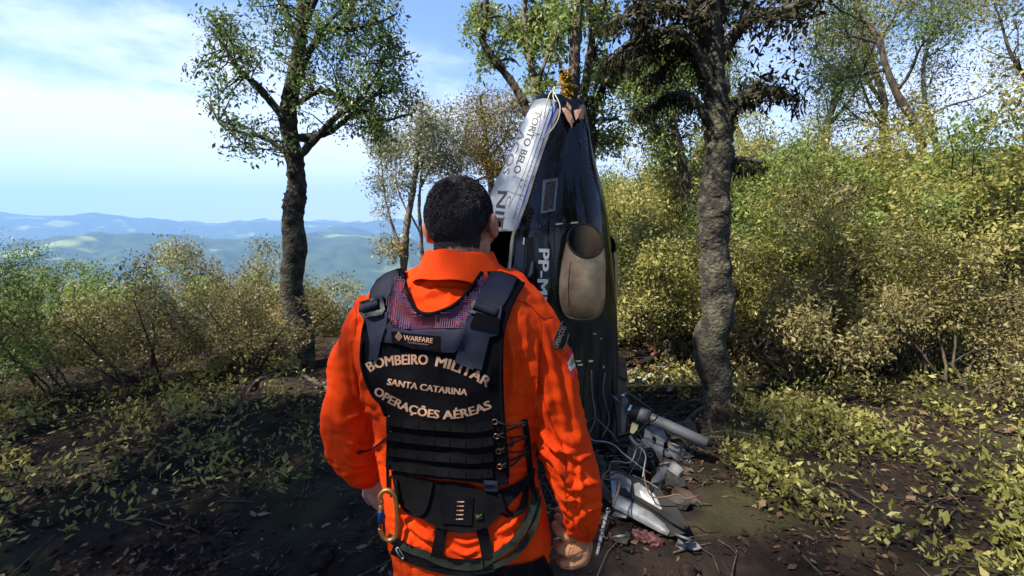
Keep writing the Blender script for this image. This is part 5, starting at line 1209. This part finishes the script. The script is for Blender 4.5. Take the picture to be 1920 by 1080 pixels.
tubes('shaft_tube', [([ax[2], ax[2].lerp(ax[3], .5), ax[3], ax[4]], .040)], GREYM, sh, 20)
d_ = (ax[1]-ax[0]).normalized()
tubes('dark_coupling', [([ax[0], ax[0]+d_*.006, ax[1]-d_*.008, ax[1]], [.040, .048, .048, .042])], SOOT_SHADE, sh, 20)
tubes('collar', [([ax[1]-d_*.004, ax[1], ax[2], ax[2]+d_*.004], [.044, .052, .052, .044])], GREYM, sh, 20)
tubes('clamp_band', [([ax[2]+d_*.004, ax[2]+d_*.006, ax[2]+d_*.016, ax[2]+d_*.018], [.04, .056, .056, .04])], RUST, sh, 20)
tubes('end_cap', [([ax[0]-d_*.03, ax[0]-d_*.004], [.036, .038])], STEELM, sh, 20)
wp = thing('white_panel', 'crumpled dirty white panel with a diamond hole under the drive shaft', 'wreckage', (*P(1230, 860, 3.2).xy, 0))
def crumple(name, poly, bv, mat, parent, th=.004, amp=.012, step=5, seed=1, holes=()):
    o = sheet(name, poly, bv, mat, parent, .001, th, step, holes=holes, taut=0, smooth=False, maxjump=3); V_ = coords(o.data); n_ = cnoise(V_, .16, seed)*amp+cnoise(V_, .06, seed+1)*amp*.4
    V_[:, 1] += n_; V_[:, 2] += n_*.5; set_coords(o.data, V_); shade(o.data, 35); return o
pb = plane_bvh(P(1240, 867, 3.13), P(1205, 822, 3.24), P(1245, 806, 3.36))
crumple('sheet', [(1212, 797), (1228, 800), (1243.6, 805), (1251, 820), (1247, 832), (1243.6, 846), (1240, 868), (1232, 856), (1225, 843), (1213, 838), (1204.7, 823)], pb, WHITEP, wp, seed=3, holes=[[(1221, 826), (1226, 818), (1232, 826), (1228, 838)]])
box_px('cover_plate', [(1219, 824), (1227, 816), (1233, 828), (1229, 839)], 3.36, .004, GREYM, wp)
gb = thing('bearing_housing', 'small dark round bearing housing in front of the white panel', 'wreckage', (*P(1219, 856, 3.1).xy, 0))
for r_, rr_, m_ in ((.030, .010, SOOT_SHADE), (.016, .006, GREYM)):
    tubes('bearing_ring', [([P(1219, 852, 3.10)+Vector((r_*math.cos(a), -.004, r_*math.sin(a))) for a in np.linspace(0, 2*math.pi, 21)], rr_)], m_, gb, 8)
tubes('hub', [([P(1219, 852, 3.10), P(1219, 852, 3.10)+Vector((0, .05, 0))], .017)], SOOT_SHADE, gb, 14)
tubes('foot', [([P(1219, 858, 3.11), P(1226, 872, 3.12), P(1227, 885, 3.10)], [.012, .010, .008])], GREYM, gb, 8)
la = thing('control_link', 'forked pale metal control link hanging near the bearing housing', 'wreckage', (*P(1195, 858, 3.15).xy, 0))
tubes('arm', [([P(1181, 818, 3.24), P(1189, 829, 3.20), P(1199, 838, 3.17)], [.012, .014, .012])], GREYM, la, 8)
box_px('lug', [(1192, 835), (1204, 832), (1202, 843), (1198, 861), (1190, 858)], 3.17, .018, GREYM, la)
tubes('bolt', [([P(1194, 853, 3.165), P(1194, 853, 3.15)], .008)], SOOT_SHADE, la, 10)
yb = thing('yellow_scrap', 'dull yellow torn scrap behind the control link', 'wreckage', (*P(1190, 810, 3.3).xy, 0))
crumple('sheet', [(1186, 792), (1197, 796), (1195, 806), (1187, 814), (1181, 811)], plane_bvh(P(1186, 812, 3.3), P(1200, 812, 3.3), P(1190, 790, 3.36)), YELL, yb, step=4, seed=8)
bx2 = thing('scorched_casing', 'scorched brown casing leaning against the right foot of the hull', 'wreckage', (*P(1158, 800, 3.7).xy, 0))
crumple('sheet', [(1144, 668), (1158, 664), (1174, 676), (1177, 735), (1172, 800), (1140, 830), (1136, 740)], plane_bvh(P(1144, 820, 3.52), P(1177, 820, 3.62), P(1150, 680, 3.66)), RUST, bx2, th=.03, amp=.02, step=8, seed=12)
tubes('hose', [([P(x, y, 3.45) for x, y in smooth_path([(1133, 668), (1134, 700), (1136, 740), (1140, 790), (1148, 830)], 4)], .006)], SOOT_SHADE, bx2, 8)
tubes('pale_pin', [([P(1132, 686, 3.40), P(1131.5, 700, 3.40)], .009)], GREYM, bx2, 8)
dr = thing('cabin_door', 'dark-rimmed grey aircraft door lying tilted at the lower right', 'wreckage', (*PZ(1210, 985).xy, 0))
dpl = plane_bvh(PZ(1148, 954, .03), PZ(1258, 1006, .03), P(1142, 872, 2.86))
ds = sheet('door_shell', [(1141, 874), (1150, 870), (1186, 893), (1240, 922), (1268, 948), (1290, 985), (1285, 1000), (1258, 1006), (1240, 1001), (1213, 987), (1180, 970), (1148, 954), (1144, 912)], dpl, SOOT_SHADE, dr, .0, .022, 6, taut=0, maxjump=3, puff=.006)
BD = bvh_of([ds])
crumple('worn_lining', [(1148, 884), (1158, 884), (1182, 899), (1184, 905), (1181, 925), (1172, 915), (1157, 915), (1152, 905)], BD, WHITEP, dr, th=.004, amp=.003, step=4, seed=5)
crumple('worn_lining', [(1188, 908), (1197, 905), (1226, 925), (1241, 952), (1238, 955), (1212, 943), (1190, 926)], BD, WHITEP, dr, th=.004, amp=.003, step=4, seed=6)
LIL = material('pale_film', (0.42, 0.42, 0.62), .4)
sheet('film_scrap', [(1199, 919), (1206, 923), (1212, 932), (1226, 940), (1226, 946), (1213, 939), (1203, 932)], BD, LIL, dr, .005, .003, 3, maxjump=3)
ar = sheet('armrest_moulding', [(1150, 920), (1162, 928), (1190, 943), (1220, 960), (1246, 981), (1256, 997), (1252, 1004), (1240, 1000), (1213, 986), (1180, 968), (1149, 951)], BD, DOORG, dr, .0, .012, 5, taut=0, maxjump=3, puff=.03)
sheet('edge_strip', [(1144, 884), (1151, 884), (1156, 918), (1157, 944), (1149, 950)], BD, DOORG, dr, .0, .008, 4, maxjump=3, puff=.005)
tubes('rim_seal', [([P(x, y, yy) for x, y, yy in ((1186, 891, 2.80), (1215, 904, 2.76), (1236, 917, 2.72), (1240, 926, 2.70))], .006)], GREYM, dr, 8)
tubes('rim_seal', [([PZ(x, y, .10) for x, y in ((1165, 920), (1200, 938), (1240, 962), (1263, 978), (1285, 990))], .014)], SOOT_SHADE, dr, 8)
rb = thing('red_fragment', 'crumpled dark red fragment lying under the tilted door', 'wreckage', PZ(1212, 1012))
REDF = material('scuffed_red', (0.055, 0.011, 0.010), .6, var=(.11, .035, .03), scale=30, bump=.004, bscale=60)
fz = fuse('shell', [capsule([PZ(1192, 1004, .02), PZ(1212, 1010, .025), PZ(1236, 1018, .02)], [.022, .03, .022], 10), capsule([PZ(1190, 996, .03), PZ(1214, 1002, .04), PZ(1238, 1012, .03)], [.012, .016, .010], 8)], .006, 1)
vv = coords(fz); set_coords(fz, vv+normals(fz)*(cnoise(vv, .03, 4)*.006)[:, None]); link('shell', fz, REDF, rb)
st = thing('mottled_rod', 'white mottled rod lying between the glove and the door', 'wreckage', PZ(1120, 1040))
MOT = material('mottled_white', (0.03, 0.027, 0.024), .7, var=(.30, .29, .27), scale=55, contrast=(.42, .55))
tubes('rod', [([PZ(1119, 1042, .02), PZ(1127, 1008, .03), PZ(1134, 976, .05), PZ(1140, 958, .07)], [.007, .010, .010, .009])], MOT, st, 10)
tubes('wire_ring', [([PZ(1140, 958, .07)+Vector((.012*math.cos(a), 0, .018*math.sin(a))) for a in np.linspace(0, 6.28, 13)], .002)], STEELM, st, 6)
wr = thing('loose_wire', 'thin pale bent wire on the dark ground under the rod', 'wire', PZ(1145, 1030))
tubes('strand', [([PZ(x, y, .012+ground_at(*PZ(x, y).xy)) for x, y in smooth_path([(1160, 998), (1158, 1012), (1152, 1022), (1140, 1034), (1130, 1056), (1120, 1080), (1112, 1110)], 5)], .0016)], GREYM, wr, 5)
# charred heap, cables and rivet rows round the hull
rnd = random.Random(31); CHAR = material('charred', (0.010, 0.009, 0.008), .85, var=(.045, .038, .03), scale=18, bump=.01, bscale=40)
for k in range(96):
    px_, py_ = rnd.uniform(1085, 1290), rnd.uniform(775, 960); c = PZ(px_, py_, 0); s_ = rnd.uniform(.025, .085)
    bmx = bmesh.new(); bmesh.ops.create_icosphere(bmx, subdivisions=2, radius=1); f_ = Vector((rnd.uniform(.5, 1.6), rnd.uniform(.4, 1.2), rnd.uniform(.15, .7)))
    vs_ = np.array([tuple(v.co) for v in bmx.verts]); dn = cnoise(vs_+k*3, .9, k)*.35
    for v, q in zip(bmx.verts, dn): v.co = Vector((v.co.x*f_.x, v.co.y*f_.y, v.co.z*f_.z))*s_*(1+q)
    o = from_bm('charred_fragment', bmx, (CHAR, CHAR, RUST, CHAR, GREYM, CHAR, RUST)[k % 7]); o.location = (c.x, c.y, ground_at(c.x, c.y)+s_*.15); o.rotation_euler = (rnd.uniform(-.8, .8), rnd.uniform(-.8, .8), rnd.uniform(0, 6))
    tag(o, 'small charred or scuffed fragment in the heap at the foot of the hull', 'fragment', 'charred fragments heaped round the foot of the hull')
for k in range(18):
    x0, y0 = rnd.uniform(1090, 1262), rnd.uniform(770, 920); pts = []; q = PZ(x0, y0, rnd.uniform(.05, .2)); d = Vector((rnd.uniform(-1, 1), rnd.uniform(-.6, .6), .3))
    for i_ in range(9):
        pts.append(q.copy()); q = q+d*.07; q.z = max(q.z, ground_at(q.x, q.y)+.01); d = (d+Vector((rnd.gauss(0, .6), rnd.gauss(0, .6), rnd.gauss(-.15, .4)))).normalized()
    o = tubes('torn_cable', [([Vector(v) for v in smooth_path([tuple(p) for p in pts], 3)], rnd.uniform(.003, .007))], (SOOT_SHADE, GREYM, RUST)[k % 3], None, 6)
    tag(o, 'torn cable curling out of the heap at the foot of the hull', 'cable', 'torn cables at the foot of the hull')
for k in range(5):
    x0, y0 = 1096+k*13, 700+rnd.uniform(-20, 25)
    o = cord('hanging_cable', [(x0, y0), (x0+rnd.uniform(-5, 5), y0+40), (x0+rnd.uniform(-9, 9), y0+90), (x0+rnd.uniform(-14, 14), y0+125)], .005, BW, (SOOT_SHADE, GREYM)[k % 2], wreck, lift=.012, jump=.6)
for (x0, y0), (x1, y1), n in (((1044, 430), (1040, 610), 22), ((985, 425), (1085, 417), 16), ((1004, 335), (990, 420), 12), ((1096, 260), (1132, 425), 20)):
    for q in range(n):
        f = q/(n-1); x, y = x0+(x1-x0)*f, y0+(y1-y0)*f; cord('rivet', [(x, y), (x+.7, y+.4)], .0032, BW, GREYM, wreck, lift=.0004, jump=.6)
cord('rubbing_strip', [(1088, 262), (1098, 330), (1104, 420)], .004, BW, SOOT_SHADE, wreck, lift=.001, jump=.6)
# larger torn sheets and ducts packed round the foot
for k, (poly, A_, B_, C_, mt_, lb) in enumerate((
    ([(1180, 838), (1196, 846), (1214, 868), (1206, 884), (1186, 878), (1172, 858)], (1186, 880, .02), (1214, 870, .03), (1180, 838, .16), RUST, 'scorched brown torn sheet leaning behind the tilted door'),
    ([(1236, 868), (1262, 862), (1284, 880), (1276, 904), (1250, 900), (1240, 886)], (1250, 902, .02), (1280, 902, .02), (1262, 862, .14), WHITEP, 'dirty white torn sheet right behind the tilted door'),
    ([(1100, 862), (1126, 850), (1138, 872), (1130, 898), (1108, 892)], (1108, 894, .02), (1134, 896, .02), (1122, 850, .15), CHAR, 'charred black sheet between the glove and the tilted door'),
    ([(1252, 826), (1276, 834), (1292, 856), (1270, 862), (1254, 848)], (1256, 858, .02), (1290, 858, .02), (1270, 830, .12), GREYM, 'bent grey sheet beyond the drive shaft'),
    ([(1268, 1000), (1296, 1010), (1318, 1034), (1290, 1040), (1266, 1022)], (1270, 1030, .02), (1316, 1036, .02), (1290, 1006, .09), DOORG, 'grey torn sheet right of the tilted door'),
    ([(1152, 1004), (1172, 1000), (1184, 1012), (1176, 1026), (1156, 1022)], (1156, 1024, .015), (1180, 1024, .015), (1168, 1000, .06), CHAR, 'small charred sheet left of the red fragment'))):
    th_ = thing('torn_sheet', lb, 'wreckage', (*PZ(A_[0], A_[1]).xy, 0), 'torn sheets round the foot of the hull')
    crumple('sheet', poly, plane_bvh(PZ(*A_), PZ(*B_), PZ(*C_)), mt_, th_, th=.005, amp=.018, step=4, seed=40+k)
    e0, e1 = poly[0], poly[1]; tubes('bent_stringer', [([PZ(e0[0], e0[1]+3, .10), PZ((e0[0]+e1[0])/2, (e0[1]+e1[1])/2+3, .13), PZ(e1[0]+4, e1[1]+5, .10)], .007)], GREYM, th_, 6)
# broken branches tangled into the heap
for k in range(14):
    x0, y0 = rnd.uniform(1120, 1275), rnd.uniform(760, 900); q = PZ(x0, y0, 0); a_ = rnd.uniform(0, 6.28); d = Vector((math.cos(a_), math.sin(a_)*.6, rnd.uniform(.05, .45))).normalized(); ln2_ = rnd.uniform(.35, .9)
    pts = [q+Vector((0, 0, .01)), q+d*ln2_*.35+Vector((rnd.gauss(0, .03), 0, .02)), q+d*ln2_*.7+Vector((rnd.gauss(0, .04), rnd.gauss(0, .04), .02)), q+d*ln2_]
    r_ = rnd.uniform(.006, .016); tw = pts[2]+Vector((rnd.gauss(0, .15), rnd.gauss(0, .1), .12))
    sm_ = [Vector(v) for v in smooth_path([tuple(p) for p in pts], 4)]; rr_ = [r_*(1-.7*i_/(len(sm_)-1)) for i_ in range(len(sm_))]
    o = link('broken_branch', limb_mesh('broken_branch', [(sm_, rr_), ([pts[2], pts[2].lerp(tw, .5)+Vector((.02, 0, .01)), tw], [r_*.45, r_*.35, r_*.2])]), (BARK, BARK_DARK, BARK_PALE)[k % 3], None, True)
    tag(o, 'broken branch tangled in the wreckage beside the hull', 'branch', 'broken branches in the wreckage')
# torn scraps scattered over the sunlit ground on the right
rnd = random.Random(77); ORS = material('scrap_orange', (0.17, 0.055, 0.035), .7, var=(.08, .03, .02), scale=20)
scr = [(1178, 655, 'o'), (1196, 668, 'w'), (1215, 660, 'o'), (1186, 704, 'w'), (1212, 712, 'w'), (1228, 700, 'o'), (1240, 678, 'o'), (1250, 716, 'w'), (1190, 722, 'w'), (1245, 664, 'o'), (1232, 690, 'w'), (1205, 690, 'o'), (1258, 735, 'w')]
words = ['nearest the hull', 'beside the thin sapling', 'under the low shrub', 'just behind the casing', 'in the middle of the litter', 'on a sunlit patch', 'on the dark rise', 'by the right edge', 'close to the drive shaft', 'farthest up the slope', 'between two orange scraps', 'below the sapling trunk', 'at the far right']
for (x, y, k), wd2 in zip(scr, words):
    c = PZ(x, y, 0); s_ = rnd.uniform(.05, .10); bmx = bmesh.new(); bmesh.ops.create_grid(bmx, x_segments=5, y_segments=3, size=s_)
    for v in bmx.verts: v.co = Vector((v.co.x*1.3, v.co.y*.6+rnd.gauss(0, .006), rnd.gauss(.02, .012)))
    ret = bmesh.ops.solidify(bmx, geom=bmx.faces[:], thickness=.004)
    o = from_bm('torn_scrap', bmx, ORS if k == 'o' else WHITEP); o.location = (c.x, c.y, ground_at(c.x, c.y)+.02); o.rotation_euler = (rnd.uniform(-.6, .6), rnd.uniform(-.4, .4), rnd.uniform(0, 3.1))
    tag(o, ('small orange' if k == 'o' else 'small whitish')+' torn scrap on the ground '+wd2, 'scrap', 'torn scraps scattered right of the wreck')
# ============================================================ forest floor
rg = np.random.default_rng(91)
def scatter(n, r0, r1, az0=-70, az1=70):
    r = np.sqrt(rg.uniform(r0*r0, r1*r1, n)); a = np.radians(rg.uniform(az0, az1, n)); x, y = r*np.sin(a), r*np.cos(a)
    return np.stack([x, y, H(x, y)+.006], 1)
c_ = scatter(150000, 1.3, 9.0)
dens = fbm(c_[:, 0], c_[:, 1], 1.1, 4, 3)+.6*fbm(c_[:, 0], c_[:, 1], .3, 2, 8); c_ = c_[dens+rg.normal(0, .35, len(c_)) > .25]      # drifts and bare patches
V_, F_, T_ = leaf_arrays(c_, 1, .02, .042, .0, rg, aspect=.5)
V_[:, 2] = np.repeat(c_[:, 2], 4)+(V_[:, 2]-np.repeat(c_[:, 2], 4))*.6
V_[:, 2] = np.maximum(V_[:, 2], H(V_[:, 0], V_[:, 1])+.003)
T_ = np.repeat(rg.uniform(0, 1, len(c_))**2.4, 4)
o = link('leaf_litter', np_mesh('leaf_litter', V_, F_, T_), LEAF_DEAD); tag(o, 'brown dead leaves strewn over the forest floor', 'leaf litter', kind='stuff')
tv = []; tf = []; rnd = random.Random(5)
for p in scatter(800, 1.3, 8.0):
    a = rnd.uniform(0, 6.28); l = rnd.uniform(.08, .45); d = Vector((math.cos(a), math.sin(a), rnd.uniform(-.03, .12))); q = Vector(p)
    v, f = tube_arrays([q, q+d*l*.5+Vector((rnd.gauss(0, .02), rnd.gauss(0, .02), .01)), q+d*l], [rnd.uniform(.002, .007), .004, .002], 4, len(tv), cap=False); tv += v; tf += f
o = link('twigs', np_mesh('twigs', tv, np.array(tf)), BARK); tag(o, 'broken twigs lying on the forest floor', 'twigs', kind='stuff')
# roots and clods that break up the floor near the wreck
for k, pts in enumerate((((550, 682), (580, 715), (640, 740), (690, 790)), ((1345, 757), (1310, 775), (1280, 805), (1290, 850)), ((1345, 757), (1420, 780), (1500, 800)), ((546, 682), (480, 730), (420, 820)), ((1343, 757), (1330, 800), (1360, 870)))):
    w3 = [PZ(x, y, 0) for x, y in pts]; pth = smooth_path([(v.x, v.y, ground_at(v.x, v.y)+.012) for v in w3], 6); n_ = len(pth)
    o = tubes('root', [([Vector(v) for v in pth], [.03*(1-.92*i/n_) for i in range(n_)])], BARK_DARK, None, 8); tag(o, ('dark root snaking left across the soil', 'dark root reaching towards the drive shaft', 'dark root spreading right of the moss-hung trunk', 'dark root running out to the lower left', 'short dark root pointing at the viewer from the moss-hung trunk')[k], 'root', 'roots on the forest floor')
c_ = scatter(5200, 1.4, 6.5); cl = fbm(c_[:, 0], c_[:, 1], .9, 3, 6); c_ = c_[cl > .1]
bmx = bmesh.new(); bmesh.ops.create_icosphere(bmx, subdivisions=1, radius=1); iv = np.array([tuple(v.co) for v in bmx.verts]); itf = np.array([[v.index for v in f.verts] for f in bmx.faces]); bmx.free()
sz = np.clip(rg.lognormal(-4.3, .6, (len(c_), 1, 1)), .004, .05); jit_ = rg.uniform(.6, 1.4, (len(c_), len(iv), 1)); st_ = np.stack([rg.uniform(.7, 1.4, len(c_)), rg.uniform(.7, 1.4, len(c_)), rg.uniform(.4, .8, len(c_))], 1)[:, None, :]
CV = (c_[:, None, :]+iv[None]*sz*jit_*st_).reshape(-1, 3); CF = (itf[None]+(np.arange(len(c_))*len(iv))[:, None, None]).reshape(-1, 3)
SOILC = material('soil_clod', (0.010, 0.0075, 0.006), .95, var=(.035, .022, .015), scale=20, bump=.01, bscale=60, spec=.1)
o = link('soil_clods', np_mesh('soil_clods', CV, CF), SOILC); tag(o, 'crumbs and clods of dark soil on the forest floor', 'soil', kind='stuff')
# low green ground cover on the sunlit right
c_ = np.concatenate([scatter(2600, 4.6, 10.0, 10, 65), scatter(900, 3.0, 4.8, 26, 66), scatter(900, 3.2, 6.5, -66, -24)]); c_ = c_[fbm(c_[:, 0], c_[:, 1], 1.3, 3, 2)+rg.normal(0, .5, len(c_)) > -.1]
V_, F_, T_ = leaf_arrays(c_+np.array([0, 0, .07]), 18, .12, .042, -.3, rg)
o = link('ground_cover', leaf_mesh('ground_cover', [(V_, F_, T_)]), LEAF_YELLOW); tag(o, 'low yellow green ground cover on the forest floor', 'ground cover', kind='stuff')
# thin saplings and stems in the understorey right of the wreck
SAP = 'thin stems in the understorey right of the wreck'
for k, (pts, Yq, r0, lb) in enumerate(((((1210, 672), (1206, 600), (1204, 540), (1203, 480), (1198, 430)), 6.6, .035, 'dark upright sapling stem in the middle of the right understorey'), (((1190, 600), (1186, 540), (1180, 500), (1178, 450)), 7.2, .022, 'thin mossy stem close to the second exhaust'),
        (((1262, 640), (1250, 600), (1237, 560), (1240, 530), (1262, 500)), 5.6, .05, 'crooked dark stem near the right edge of the understorey'), (((1222, 590), (1212, 530), (1195, 500), (1180, 482)), 6.3, .03, 'leaning dark stem crossing the understorey'), (((1164, 610), (1163, 540), (1165, 480), (1160, 440)), 8.0, .018, 'hair-thin stem right beside the hull'))):
    q = limb_px(pts, Yq, r0, r0*.5); L0 = [to_ground(*q)]; rq = random.Random(k); tp = []; tips_ = []
    sprout(q[0], r0*.6, rq, tips_, L0, 0, .6, 7, .3, .05)
    tree_obj('sapling', lb, 'sapling', L0, [leaf_arrays([tuple(p) for p in tips_], 16, .14, .05, .2)], BARK_DARK, LEAF_YELLOW if k % 2 else LEAF_GREEN, L0[0][0][0]+Vector((0, 0, .12)), SAP)
